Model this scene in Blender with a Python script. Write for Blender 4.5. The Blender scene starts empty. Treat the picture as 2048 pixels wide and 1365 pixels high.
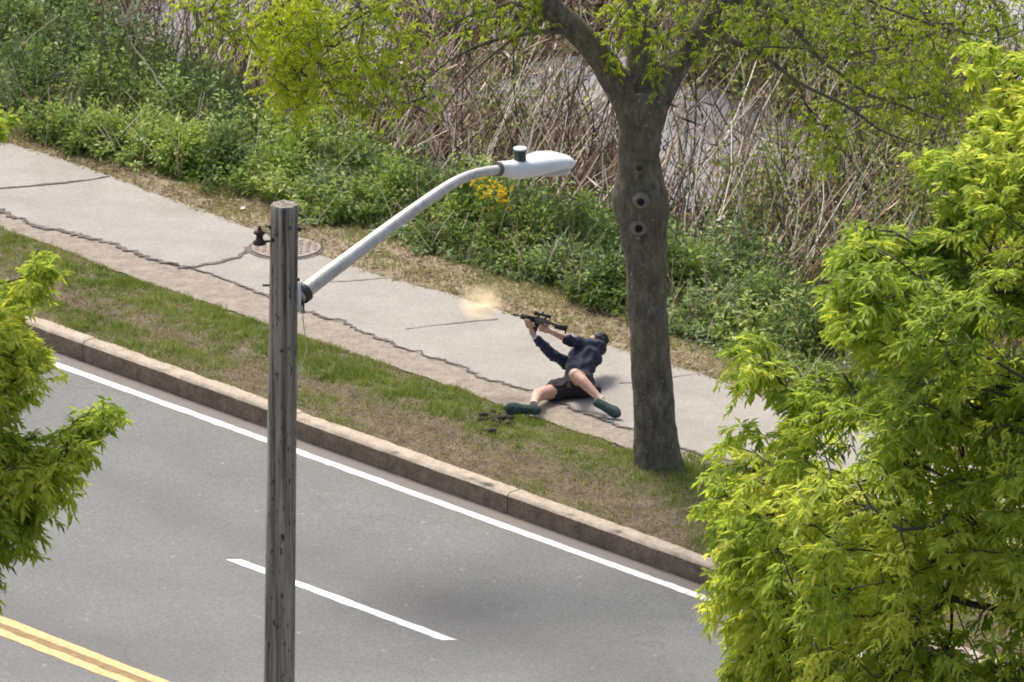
import bpy, bmesh, math, random
import numpy as np
from mathutils import Vector, Matrix, noise as mnoise

random.seed(7)
rng = np.random.default_rng(11)
SC = bpy.context.scene
COL = SC.collection
R_ = math.radians

# ------------------------------------------------------------------ camera, sky, sun, exposure
W0, H0 = 2048.0, 1365.0
PITCH = R_(18.0)
FPX = 20400.0
CAMH = 34.0
cam_d = bpy.data.cameras.new('camera')
cam = bpy.data.objects.new('camera', cam_d)
COL.objects.link(cam)
cam.location = (0, 0, CAMH)
cam.rotation_euler = (math.pi / 2 - PITCH, 0, 0)
cam_d.sensor_width = 36.0
cam_d.lens = FPX / W0 * 36.0
cam_d.clip_start = 1.0
cam_d.clip_end = 3000.0
SC.camera = cam

SUN_EL, SUN_AZ = R_(58), R_(-28)          # azimuth measured from +Y (away from the camera) towards +X
world = bpy.data.worlds.new('World')
SC.world = world
world.use_nodes = True
wn = world.node_tree
sky = wn.nodes.new('ShaderNodeTexSky')
sky.sky_type = 'NISHITA'
sky.sun_disc = False
sky.sun_elevation = SUN_EL
sky.sun_rotation = SUN_AZ
sky.air_density = 1.0
sky.dust_density = 6.0
sky.ozone_density = 0.6
wn.links.new(sky.outputs[0], wn.nodes['Background'].inputs[0])
wn.nodes['Background'].inputs[1].default_value = 0.15
sd = bpy.data.lights.new('sun', 'SUN')
sd.energy = 2.3
sd.angle = R_(16)
sd.color = (1.0, 0.955, 0.88)
sun = bpy.data.objects.new('sun', sd)
COL.objects.link(sun)
sdir = Vector((math.sin(SUN_AZ) * math.cos(SUN_EL), math.cos(SUN_AZ) * math.cos(SUN_EL), math.sin(SUN_EL)))
sun.rotation_euler = sdir.to_track_quat('Z', 'Y').to_euler()
SC.view_settings.view_transform = 'Standard'
SC.view_settings.look = 'None'
SC.view_settings.gamma = 1.0
SC.view_settings.exposure = 0.42
SC.cycles.filter_width = 1.9
SC.cycles.max_bounces = 6
SC.cycles.transparent_max_bounces = 8

# ------------------------------------------------------------------ photo geometry -> place
CAMP = np.array([0, 0, CAMH])
FW = np.array([0, math.cos(PITCH), -math.sin(PITCH)])
UP = np.array([0, math.sin(PITCH), math.cos(PITCH)])
RT = np.array([1.0, 0, 0])


def ray(x, y):
    return FW + RT * (x - W0 / 2) / FPX + UP * (H0 / 2 - y) / FPX


def ground(x, y, z=0.0):
    d = ray(x, y)
    return CAMP + d * (z - CAMH) / d[2]


def at_depth(x, y, Y):
    d = ray(x, y)
    return CAMP + d * Y / d[1]


def V(p):
    return Vector((float(p[0]), float(p[1]), float(p[2])))


ZR = -0.23                                  # road surface below the kerb top
a_, b_ = ground(80, 715, ZR), ground(1440, 1205, ZR)
eu = (b_ - a_)[:2]
eu /= np.linalg.norm(eu)                    # along the road, towards the lower right
ev = np.array([-eu[1], eu[0]])              # across, away from the camera
if ev[1] < 0:
    ev = -ev
O = ground(1010, 985)[:2]                   # on the road-side edge of the kerb top


def to_uv(p):
    q = np.asarray(p)[:2] - O
    return float(q @ eu), float(q @ ev)


def from_uv(u, v, z=0.0):
    q = O + eu * u + ev * v
    return np.array([q[0], q[1], z])


def trace(pts, z=0.0):
    """photo outline on the ground -> function v(u)"""
    uv = sorted(to_uv(ground(x, y, z)) for x, y in pts)
    us = np.array([a for a, b in uv]); vs = np.array([b for a, b in uv])
    return lambda u: np.interp(u, us, vs)


# ------------------------------------------------------------------ noise
def vnoise(x, y, seed=0):
    xi = np.floor(x).astype(np.int64); yi = np.floor(y).astype(np.int64)
    fx = x - xi; fy = y - yi
    fx = fx * fx * (3 - 2 * fx); fy = fy * fy * (3 - 2 * fy)

    def h(a, b):
        n = (a * 374761393 + b * 668265263 + seed * 1442695041) & 0x7fffffff
        n = ((n ^ (n >> 13)) * 1274126177) & 0x7fffffff
        return ((n ^ (n >> 16)) & 0xffff) / 65535.0
    return (h(xi, yi) * (1 - fx) * (1 - fy) + h(xi + 1, yi) * fx * (1 - fy)
            + h(xi, yi + 1) * (1 - fx) * fy + h(xi + 1, yi + 1) * fx * fy)


def fbm(x, y, seed=0, o=4):
    s = 0; a = 0.5; t = 0
    for k in range(o):
        s = s + a * vnoise(x * 2 ** k + 17 * k, y * 2 ** k - 9 * k, seed + k); t += a; a *= 0.5
    return s / t


# ------------------------------------------------------------------ materials
def new_mat(name):
    m = bpy.data.materials.new(name)
    m.use_nodes = True
    return m, m.node_tree, m.node_tree.nodes['Principled BSDF']


def noise_node(nt, scale, detail=4, rough=0.6, vec=None, stretch=None):
    n = nt.nodes.new('ShaderNodeTexNoise')
    n.inputs['Scale'].default_value = scale
    n.inputs['Detail'].default_value = detail
    n.inputs['Roughness'].default_value = rough
    tc = nt.nodes.new('ShaderNodeTexCoord')
    src = tc.outputs['Object']
    if stretch:
        mp = nt.nodes.new('ShaderNodeMapping')
        mp.inputs['Scale'].default_value = stretch
        nt.links.new(src, mp.inputs[0]); src = mp.outputs[0]
    nt.links.new(src, n.inputs['Vector'])
    return n.outputs['Fac']


def ramp(nt, fac, stops):
    r = nt.nodes.new('ShaderNodeValToRGB')
    e = r.color_ramp.elements
    while len(e) < len(stops):
        e.new(0.5)
    for i, (p, c) in enumerate(stops):
        e[i].position = p; e[i].color = (*c, 1)
    nt.links.new(fac, r.inputs[0])
    return r.outputs[0]


def mixc(nt, fac, a, b, mode='MIX'):
    n = nt.nodes.new('ShaderNodeMix'); n.data_type = 'RGBA'; n.blend_type = mode
    for s, i in ((fac, 0), (a, 6), (b, 7)):
        if isinstance(s, (int, float)):
            n.inputs[i].default_value = s
        elif isinstance(s, tuple):
            n.inputs[i].default_value = (*s, 1)
        else:
            nt.links.new(s, n.inputs[i])
    return n.outputs[2]


def bump(nt, bs, h, strength=0.4, dist=0.02):
    b = nt.nodes.new('ShaderNodeBump')
    b.inputs['Strength'].default_value = strength
    b.inputs['Distance'].default_value = dist
    nt.links.new(h, b.inputs['Height'])
    nt.links.new(b.outputs[0], bs.inputs['Normal'])


def attr(nt, name):
    a = nt.nodes.new('ShaderNodeAttribute'); a.attribute_name = name
    return a.outputs['Fac']


def mat_noise(name, stops, scale=8, rough=0.8, bstr=0.4, bdist=0.01, stretch=None, fine=None, metal=0.0):
    m, nt, bs = new_mat(name)
    f = noise_node(nt, scale, stretch=stretch)
    c = ramp(nt, f, stops)
    if fine:
        f2 = noise_node(nt, fine, 3)
        c = mixc(nt, 0.5, c, ramp(nt, f2, [(0.35, (0.35, 0.35, 0.35)), (0.65, (0.65, 0.65, 0.65))]), 'OVERLAY')
        f = f2
    nt.links.new(c, bs.inputs['Base Color'])
    bs.inputs['Roughness'].default_value = rough
    bs.inputs['Metallic'].default_value = metal
    if bstr:
        bump(nt, bs, f, bstr, bdist)
    return m


def mat_leaf(name, stops, trans=0.45, rough=0.55, tname='tint'):
    m, nt, bs = new_mat(name)
    c = ramp(nt, attr(nt, tname), stops)
    nt.links.new(c, bs.inputs['Base Color'])
    bs.inputs['Roughness'].default_value = rough
    bs.inputs['Specular IOR Level'].default_value = 0.3
    if trans > 0:
        t = nt.nodes.new('ShaderNodeBsdfTranslucent')
        tc = mixc(nt, 1.0, c, (1.0, 1.0, 0.65), 'MULTIPLY')
        nt.links.new(tc, t.inputs[0])
        mx = nt.nodes.new('ShaderNodeMixShader')
        mx.inputs[0].default_value = trans
        nt.links.new(bs.outputs[0], mx.inputs[1]); nt.links.new(t.outputs[0], mx.inputs[2])
        nt.links.new(mx.outputs[0], nt.nodes['Material Output'].inputs[0])
    return m


def mat_plain(name, c, rough=0.6, metal=0.0, var=0.15, scale=12):
    d = tuple(x * (1 - var) for x in c); e = tuple(min(1, x * (1 + var)) for x in c)
    return mat_noise(name, [(0.3, d), (0.7, e)], scale, rough, 0.15, 0.004, metal=metal)


# asphalt: lane wear runs along the road (attribute 'across' = metres from the kerb)
def mat_asphalt():
    m, nt, bs = new_mat('asphalt')
    base = ramp(nt, noise_node(nt, 0.8, 5), [(0.3, (0.138, 0.142, 0.134)), (0.7, (0.172, 0.176, 0.168))])
    fine = ramp(nt, noise_node(nt, 45, 3, 0.7), [(0.3, (0.32, 0.32, 0.32)), (0.7, (0.68, 0.68, 0.68))])
    c = mixc(nt, 0.85, base, fine, 'OVERLAY')
    c = mixc(nt, 0.5, c, ramp(nt, noise_node(nt, 17, 3, 0.7), [(0.3, (0.40, 0.40, 0.40)), (0.7, (0.60, 0.60, 0.60))]), 'OVERLAY')
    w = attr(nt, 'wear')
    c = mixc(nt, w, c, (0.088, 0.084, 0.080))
    crk = nt.nodes.new('ShaderNodeTexVoronoi'); crk.feature = 'DISTANCE_TO_EDGE'; crk.inputs['Scale'].default_value = 0.33
    tcn = nt.nodes.new('ShaderNodeTexCoord'); wv = nt.nodes.new('ShaderNodeTexNoise'); wv.inputs['Scale'].default_value = 2.5
    vm = nt.nodes.new('ShaderNodeVectorMath'); vm.operation = 'MULTIPLY_ADD'; vm.inputs[1].default_value = (.5, .5, .5)
    nt.links.new(tcn.outputs['Object'], wv.inputs['Vector']); nt.links.new(wv.outputs['Color'], vm.inputs[0]); nt.links.new(tcn.outputs['Object'], vm.inputs[2])
    nt.links.new(vm.outputs[0], crk.inputs['Vector'])
    ck = ramp(nt, crk.outputs['Distance'], [(0.0, (.28, .28, .28)), (0.008, (0, 0, 0))])
    gate = ramp(nt, noise_node(nt, 0.5, 2), [(0.50, (0, 0, 0)), (0.60, (1, 1, 1))])
    c = mixc(nt, mixc(nt, 1.0, ck, gate, 'MULTIPLY'), c, (0.06, 0.058, 0.055))
    c = mixc(nt, ramp(nt, noise_node(nt, 11, 2, .3), [(0.75, (0, 0, 0)), (0.77, (.4, .4, .4))]), c, (0.38, 0.37, 0.35))
    g = attr(nt, 'grit')
    c = mixc(nt, g, c, (0.20, 0.175, 0.155))
    nt.links.new(c, bs.inputs['Base Color'])
    bs.inputs['Roughness'].default_value = 0.85
    bump(nt, bs, noise_node(nt, 60, 3, 0.7), 0.5, 0.006)
    return m


def mat_soil(name, lo, hi, gcol, gattr='green'):
    m, nt, bs = new_mat(name)
    base = ramp(nt, noise_node(nt, 3.5, 6, 0.7), [(0.3, lo), (0.7, hi)])
    fine = ramp(nt, noise_node(nt, 38, 4, 0.75), [(0.3, (0.25, 0.25, 0.25)), (0.7, (0.75, 0.75, 0.75))])
    c = mixc(nt, 0.7, base, fine, 'OVERLAY')
    c = mixc(nt, attr(nt, gattr), c, gcol)
    c = mixc(nt, attr(nt, 'mat'), c, ramp(nt, noise_node(nt, 5, 5, .7), [(.3, (.065, .042, .028)), (.7, (.23, .165, .11))]))
    nt.links.new(c, bs.inputs['Base Color'])
    bs.inputs['Roughness'].default_value = 0.95
    bump(nt, bs, noise_node(nt, 30, 5, 0.75), 0.8, 0.03)
    return m


M = {}
M['asphalt'] = mat_asphalt()
M['white_paint'] = mat_noise('white_paint', [(0.3, (0.45, 0.44, 0.41)), (0.45, (0.80, 0.79, 0.75))], 14, 0.6, 0.2, 0.003, fine=70)
M['yellow_paint'] = mat_noise('yellow_paint', [(0.28, (0.50, 0.30, 0.12)), (0.5, (0.76, 0.445, 0.185))], 9, 0.6, 0.2, 0.003, fine=70)
M['yellow_worn'] = mat_noise('yellow_worn', [(0.3, (0.19, 0.14, 0.07)), (0.7, (0.32, 0.21, 0.08))], 9, 0.8, 0.2, 0.003, fine=70)
M['path_plain'] = mat_noise('path_surface', [(0.28, (0.275, 0.254, 0.226)), (0.72, (0.352, 0.329, 0.297))], 1.3, 0.9, 0.35, 0.004, fine=48)
M['path'] = M['path_plain']
nt = M['path'].node_tree; bs = nt.nodes['Principled BSDF']
src = bs.inputs['Base Color'].links[0].from_socket
st = ramp(nt, noise_node(nt, 0.9, 6, 0.7), [(0.50, (0, 0, 0)), (0.72, (.6, .6, .6))])
c = mixc(nt, st, src, (0.235, 0.215, 0.185))
st = ramp(nt, noise_node(nt, 16, 3, 0.6), [(0.66, (0, 0, 0)), (0.74, (.5, .5, .5))])
c = mixc(nt, st, c, (0.16, 0.14, 0.12))
nt.links.new(c, bs.inputs['Base Color'])
M['path_edge'] = mat_noise('path_edge', [(0.3, (0.205, 0.170, 0.135)), (0.7, (0.335, 0.288, 0.240))], 7, 0.95, 0.8, 0.012, fine=32)
M['crack'] = mat_noise('crack', [(0.3, (0.075, 0.068, 0.06)), (0.7, (0.20, 0.175, 0.155))], 12, 1, 0, 0)
M['crack_soft'] = mat_noise('crack_soft', [(0.3, (0.22, 0.195, 0.165)), (0.7, (0.31, 0.28, 0.245))], 12, 1, 0, 0)
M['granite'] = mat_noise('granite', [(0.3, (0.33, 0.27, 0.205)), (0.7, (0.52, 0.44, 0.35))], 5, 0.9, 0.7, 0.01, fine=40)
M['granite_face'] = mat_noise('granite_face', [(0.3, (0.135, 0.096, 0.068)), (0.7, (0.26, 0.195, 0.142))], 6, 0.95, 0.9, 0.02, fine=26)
M['soil'] = mat_soil('verge_soil', (0.085, 0.060, 0.040), (0.225, 0.170, 0.120), (0.12, 0.15, 0.045))
M['bank'] = mat_soil('bank_soil', (0.20, 0.155, 0.10), (0.40, 0.325, 0.225), (0.055, 0.075, 0.025))
M['wood_pole'] = None
M['steel'] = mat_noise('galvanised_steel', [(0.3, (0.46, 0.45, 0.42)), (0.7, (0.62, 0.61, 0.57))], 5, 0.45, 0.1, 0.002, metal=0.2, fine=30)
M['lamp_white'] = mat_plain('lamp_white', (0.80, 0.81, 0.82), 0.4, 0, 0.05)
M['lens'] = mat_plain('lens_grey', (0.52, 0.53, 0.54), 0.2, 0, 0.05)
M['dark_metal'] = mat_plain('dark_metal', (0.035, 0.032, 0.032), 0.5)
M['green_plastic'] = mat_plain('green_plastic', (0.035, 0.065, 0.06), 0.35)
M['rust'] = mat_noise('rusty_iron', [(0.3, (0.235, 0.185, 0.160)), (0.7, (0.34, 0.275, 0.240))], 9, 0.9, 0.4, 0.01, fine=40)
M['brown_ceramic'] = mat_plain('brown_ceramic', (0.045, 0.022, 0.018), 0.3)
M['skin'] = mat_noise('skin', [(0.3, (0.53, 0.31, 0.225)), (0.7, (0.66, 0.42, 0.32))], 9, 0.55, 0.1, 0.003)
M['navy'] = mat_noise('navy_cloth', [(0.3, (0.011, 0.014, 0.030)), (0.7, (0.024, 0.031, 0.066))], 7, 0.85, 0.8, 0.02)
M['black'] = mat_noise('black_cloth', [(0.3, (0.014, 0.011, 0.013)), (0.7, (0.034, 0.028, 0.032))], 8, 0.9, 0.8, 0.02)
M['hair'] = mat_plain('dark_hair', (0.014, 0.011, 0.010), 0.6)
M['shoe'] = mat_noise('green_rubber', [(0.3, (0.016, 0.045, 0.038)), (0.7, (0.036, 0.088, 0.075))], 20, 0.7, 0.5, 0.004)
M['sock'] = mat_plain('pale_sock', (0.62, 0.50, 0.44), 0.9)
M['sole'] = mat_noise('sole_rubber', [(0.35, (0.022, 0.060, 0.052)), (0.65, (0.065, 0.125, 0.110))], 26, 0.7, 0.5, 0.004)
M['band'] = mat_plain('white_band', (0.75, 0.73, 0.72), 0.6)
M['gun'] = mat_plain('gun_black', (0.022, 0.020, 0.020), 0.45)
M['gun_grey'] = mat_plain('gun_grey', (0.13, 0.115, 0.11), 0.5)
M['litter'] = mat_plain('pale_litter', (0.80, 0.80, 0.66), 0.7)
M['flower'] = mat_leaf('yellow_petals', [(0.0, (0.72, 0.48, 0.01)), (1.0, (0.95, 0.82, 0.08))], 0.35)
M['near_leaf'] = mat_leaf('near_leaf', [(0.0, (0.19, 0.31, 0.05)), (0.5, (0.50, 0.63, 0.095)), (1.0, (0.86, 0.85, 0.18))], 0.58, 0.5)
M['far_leaf'] = mat_leaf('spring_leaf', [(0.0, (0.13, 0.21, 0.02)), (0.5, (0.36, 0.47, 0.03)), (1.0, (0.74, 0.82, 0.05))], 0.55)
M['weed'] = mat_leaf('weed_leaf', [(0.0, (0.08, 0.14, 0.03)), (0.45, (0.24, 0.36, 0.075)), (0.8, (0.41, 0.52, 0.13)), (1.0, (0.60, 0.66, 0.30))], 0.35)
M['dark_weed'] = mat_leaf('dark_weed_leaf', [(0.0, (0.045, 0.085, 0.030)), (0.5, (0.135, 0.225, 0.075)), (1.0, (0.36, 0.46, 0.21))], 0.3)
M['silver_weed'] = mat_leaf('pale_weed_leaf', [(0.0, (0.10, 0.18, 0.07)), (0.5, (0.25, 0.35, 0.16)), (1.0, (0.52, 0.60, 0.36))], 0.3)
M['grass'] = mat_leaf('grass_blade', [(0.0, (0.10, 0.145, 0.03)), (0.45, (0.215, 0.30, 0.06)), (0.75, (0.36, 0.41, 0.12)), (1.0, (0.53, 0.46, 0.26))], 0.3, 0.7)
M['dry_grass'] = mat_leaf('dry_grass', [(0.0, (0.17, 0.13, 0.07)), (0.5, (0.40, 0.32, 0.18)), (1.0, (0.68, 0.58, 0.36))], 0.15, 0.8)
M['reed'] = mat_leaf('reed_stem', [(0.0, (0.060, 0.038, 0.027)), (0.4, (0.22, 0.150, 0.100)), (0.7, (0.50, 0.38, 0.27)), (1.0, (0.88, 0.79, 0.64))], 0.0, 0.7)
M['red_reed'] = mat_leaf('russet_stem', [(0.0, (0.080, 0.038, 0.024)), (0.4, (0.29, 0.155, 0.095)), (0.75, (0.54, 0.355, 0.235)), (1.0, (0.86, 0.72, 0.54))], 0.0, 0.7)
M['twig'] = mat_leaf('grey_twig', [(0.0, (0.030, 0.027, 0.025)), (0.6, (0.085, 0.075, 0.068)), (1.0, (0.24, 0.21, 0.19))], 0.0, 0.8)
M['straw'] = mat_plain('pale_stalk', (0.62, 0.57, 0.40), 0.7)
M['brown_stem'] = mat_plain('brown_stem', (0.22, 0.13, 0.08), 0.8)
M['wire'] = mat_plain('pale_wire', (0.62, 0.60, 0.36), 0.5)

m, nt, bs = new_mat('water')
c = ramp(nt, noise_node(nt, 0.6, 4), [(0.35, (0.24, 0.228, 0.240)), (0.65, (0.40, 0.385, 0.405))])
nt.links.new(c, bs.inputs['Base Color'])
bs.inputs['Roughness'].default_value = 0.16
bump(nt, bs, noise_node(nt, 3.2, 4, 0.6, stretch=(1, 2.2, 1)), 0.5, 0.05)
M['water'] = m

m, nt, bs = new_mat('pole_wood')
f = noise_node(nt, 12, 6, 0.7, stretch=(1.6, 1.6, 0.045))
c = ramp(nt, f, [(0.36, (0.055, 0.046, 0.038)), (0.45, (0.22, 0.196, 0.168)), (0.62, (0.46, 0.425, 0.37))])
f2 = noise_node(nt, 1.1, 3, 0.5, stretch=(3, 3, 0.5))
c = mixc(nt, 0.7, c, ramp(nt, f2, [(0.35, (0.36, 0.35, 0.32)), (0.65, (0.62, 0.61, 0.60))]), 'OVERLAY')
sp = ramp(nt, noise_node(nt, 26, 3, 0.6, stretch=(1, 1, 0.35)), [(0.60, (0, 0, 0)), (0.68, (1, 1, 1))])
c = mixc(nt, sp, c, (0.045, 0.038, 0.032))
sp = ramp(nt, noise_node(nt, 7, 4, 0.6, stretch=(1, 1, 0.05)), [(0.57, (0, 0, 0)), (0.63, (.7, .7, .7))])
c = mixc(nt, sp, c, (0.60, 0.56, 0.49))
nt.links.new(c, bs.inputs['Base Color'])
bs.inputs['Roughness'].default_value = 0.9
bump(nt, bs, f, 1.0, 0.03)
M['wood_pole'] = m

m, nt, bs = new_mat('bark')
f = noise_node(nt, 14, 6, 0.72, stretch=(1, 1, 0.35))
c = ramp(nt, f, [(0.33, (0.06, 0.048, 0.037)), (0.5, (0.145, 0.123, 0.093)), (0.68, (0.27, 0.235, 0.18))])
spk = ramp(nt, noise_node(nt, 30, 2, 0.4), [(0.66, (0, 0, 0)), (0.72, (1, 1, 1))])
c = mixc(nt, spk, c, (0.33, 0.31, 0.27))
f3 = noise_node(nt, 1.6, 3, 0.5)
c = mixc(nt, ramp(nt, f3, [(0.45, (0, 0, 0)), (0.7, (0.55, 0.55, 0.55))]), c, (0.165, 0.150, 0.065))
nt.links.new(c, bs.inputs['Base Color'])
bs.inputs['Roughness'].default_value = 0.95
bump(nt, bs, f, 1.0, 0.035)
M['bark'] = m
M['knot'] = mat_plain('knot_wood', (0.215, 0.185, 0.145), 0.95)
M['hole'] = mat_plain('knot_hole', (0.018, 0.013, 0.010), 1.0)


# ------------------------------------------------------------------ mesh helpers
def tag(o, label=None, cat=None, group=None, kind=None):
    if label: o['label'] = label
    if cat: o['category'] = cat
    if group: o['group'] = group
    if kind: o['kind'] = kind
    return o


def empty(name, loc):
    o = bpy.data.objects.new(name, None)
    COL.objects.link(o)
    o.location = V(loc)
    o.empty_display_size = 0.2
    return o


class MB:
    """collects vertices, faces and a per-vertex tint; world coordinates"""

    def __init__(self):
        self.v = []; self.f3 = []; self.f4 = []; self.t = []; self.n = 0

    def add(self, v, f, t=None):
        v = np.asarray(v, dtype=np.float64).reshape(-1, 3)
        f = np.asarray(f, dtype=np.int64)
        (self.f3 if f.shape[1] == 3 else self.f4).append(f + self.n)
        self.v.append(v)
        self.t.append(np.full(len(v), 0.5) if t is None else np.broadcast_to(np.asarray(t, dtype=np.float64), (len(v),)).copy())
        self.n += len(v)

    def more(self, f):
        pass

    def tube(self, pts, rad, sides=8, cap=True, t=0.5):
        pts = np.asarray(pts, dtype=float); k = len(pts)
        rad = np.broadcast_to(np.asarray(rad, dtype=float), (k,))
        tan = np.gradient(pts, axis=0)
        tan /= np.maximum(np.linalg.norm(tan, axis=1, keepdims=True), 1e-9)
        ref = np.array([0.13, 0.31, 0.94]) if abs(tan[0][2]) < 0.9 else np.array([1.0, 0.2, 0.0])
        a = np.linspace(0, 2 * np.pi, sides, endpoint=False)
        vs = []
        for i in range(k):
            x = np.cross(tan[i], ref); x /= np.linalg.norm(x)
            y = np.cross(tan[i], x)
            vs.append(pts[i] + rad[i] * (np.cos(a)[:, None] * x + np.sin(a)[:, None] * y))
        vs = np.concatenate(vs)
        i = np.arange(k - 1)[:, None] * sides; j = np.arange(sides)[None, :]; j2 = (j + 1) % sides
        f = np.stack([i + j, i + j2, i + sides + j2, i + sides + j], -1).reshape(-1, 4)
        n0 = self.n
        self.add(vs, f, t)
        if cap:
            for e, base in ((0, 0), (k - 1, (k - 1) * sides)):
                c = np.concatenate([[pts[e]], vs[base:base + sides]])
                jj = np.arange(sides)
                ff = np.stack([np.zeros(sides, int), 1 + jj, 1 + (jj + 1) % sides], -1)
                self.add(c, ff, t)

    def box(self, c, sx, sy, sz, ax=None, t=0.5):
        """centre, full sizes, axes rows"""
        ax = np.eye(3) if ax is None else np.asarray(ax)
        s = np.array([[x, y, z] for x in (-.5, .5) for y in (-.5, .5) for z in (-.5, .5)]) * [sx, sy, sz]
        v = np.asarray(c) + s @ ax
        f = [[0, 1, 3, 2], [4, 6, 7, 5], [0, 4, 5, 1], [2, 3, 7, 6], [0, 2, 6, 4], [1, 5, 7, 3]]
        self.add(v, f, t)

    def ellipsoid(self, c, r, ax=None, n=14, t=0.5):
        ax = np.eye(3) if ax is None else np.asarray(ax)
        th = np.linspace(0, np.pi, n + 1); ph = np.linspace(0, 2 * np.pi, 2 * n, endpoint=False)
        T, P = np.meshgrid(th, ph, indexing='ij')
        s = np.stack([np.sin(T) * np.cos(P), np.sin(T) * np.sin(P), np.cos(T)], -1).reshape(-1, 3) * np.asarray(r)
        v = np.asarray(c) + s @ ax
        m_ = 2 * n
        i = np.arange(n)[:, None] * m_; j = np.arange(m_)[None, :]; j2 = (j + 1) % m_
        self.add(v, np.stack([i + j, i + m_ + j, i + m_ + j2, i + j2], -1).reshape(-1, 4), t)

    def leaves(self, p, d, nrm, L, Wd, t, fold=0.25):
        """many pointed, folded leaves"""
        p = np.asarray(p); n = len(p)
        d = d / np.maximum(np.linalg.norm(d, axis=1, keepdims=True), 1e-9)
        s = np.cross(d, nrm); s /= np.maximum(np.linalg.norm(s, axis=1, keepdims=True), 1e-9)
        nn = np.cross(s, d)
        L = np.broadcast_to(L, (n,))[:, None]; Wd = np.broadcast_to(Wd, (n,))[:, None]
        mid = p + d * L * 0.42
        l = mid + s * Wd * .5 + nn * Wd * fold; r = mid - s * Wd * .5 + nn * Wd * fold
        tip = p + d * L - nn * L * 0.12
        v = np.stack([p, l, tip, r], 1).reshape(-1, 3)
        b = np.arange(n)[:, None] * 4
        f = np.concatenate([b + [0, 1, 2], b + [0, 2, 3]])
        self.add(v, f, np.repeat(np.clip(t, 0, 1), 4))

    def blades(self, p, h, w, lean, t):
        """single pointed blades"""
        n = len(p); a = rng.uniform(0, 2 * np.pi, n)
        s = np.stack([np.cos(a), np.sin(a), np.zeros(n)], 1) * w[:, None] * .5
        v = np.stack([p - s, p + s, p + lean + np.array([0, 0, 1]) * h[:, None]], 1).reshape(-1, 3)
        self.add(v, np.arange(n)[:, None] * 3 + np.array([0, 1, 2]), np.repeat(np.clip(t, 0, 1), 3))

    def stems(self, p0, p1, p2, r0, r1, t, k=4):
        """many 3-sided quadratic curves"""
        n = len(p0)
        s = np.linspace(0, 1, k + 1)[None, :, None]
        c = (1 - s) ** 2 * p0[:, None] + 2 * s * (1 - s) * p1[:, None] + s ** 2 * p2[:, None]
        tan = p2 - p0; tan /= np.maximum(np.linalg.norm(tan, axis=1, keepdims=True), 1e-9)
        x = np.cross(tan, np.array([0.3, 0.9, 0.2])); x /= np.maximum(np.linalg.norm(x, axis=1, keepdims=True), 1e-9)
        y = np.cross(tan, x)
        rad = r0[:, None] * (1 - s[:, :, 0]) + r1[:, None] * s[:, :, 0]
        ang = np.array([0, 2.094, 4.189])
        off = np.cos(ang)[None, None, :, None] * x[:, None, None, :] + np.sin(ang)[None, None, :, None] * y[:, None, None, :]
        v = (c[:, :, None, :] + off * rad[:, :, None, None]).reshape(-1, 3)
        bi = np.arange(n)[:, None, None] * (k + 1) * 3 + np.arange(k)[None, :, None] * 3
        j = np.arange(3)[None, None, :]; j2 = (j + 1) % 3
        f = np.stack([bi + j, bi + j2, bi + 3 + j2, bi + 3 + j], -1).reshape(-1, 4)
        self.add(v, f, np.repeat(np.clip(t, 0, 1), (k + 1) * 3))

    def mesh(self, name, origin=(0, 0, 0)):
        v = np.concatenate(self.v) - np.asarray(origin, dtype=float)
        me = bpy.data.meshes.new(name)
        fs = []; tot = []
        if self.f3:
            a = np.concatenate(self.f3); fs.append(a.ravel()); tot.append(np.full(len(a), 3))
        if self.f4:
            a = np.concatenate(self.f4); fs.append(a.ravel()); tot.append(np.full(len(a), 4))
        li = np.concatenate(fs).astype(np.int32); tot = np.concatenate(tot).astype(np.int32)
        me.vertices.add(len(v)); me.vertices.foreach_set('co', v.astype(np.float32).ravel())
        me.loops.add(len(li)); me.loops.foreach_set('vertex_index', li)
        me.polygons.add(len(tot))
        me.polygons.foreach_set('loop_start', np.concatenate([[0], np.cumsum(tot)[:-1]]).astype(np.int32))
        me.update(calc_edges=True)
        at = me.attributes.new('tint', 'FLOAT', 'POINT')
        at.data.foreach_set('value', np.concatenate(self.t).astype(np.float32))
        me.validate()
        return me

    def build(self, name, mat, parent=None, smooth=False, origin=None):
        """world coordinates in; the object stands at `origin` or under its parent"""
        po = np.array(parent.matrix_world.translation) if False else None
        if parent is not None:
            w = np.zeros(3); q = parent
            while q is not None:
                w = w + np.array(q.location); q = q.parent
            me = self.mesh(name, w)
            o = bpy.data.objects.new(name, me); o.parent = parent
        else:
            og = (0, 0, 0) if origin is None else origin
            me = self.mesh(name, og)
            o = bpy.data.objects.new(name, me); o.location = V(og)
        me.materials.append(mat)
        if smooth:
            me.polygons.foreach_set('use_smooth', [True] * len(me.polygons))
        COL.objects.link(o)
        return o


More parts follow.
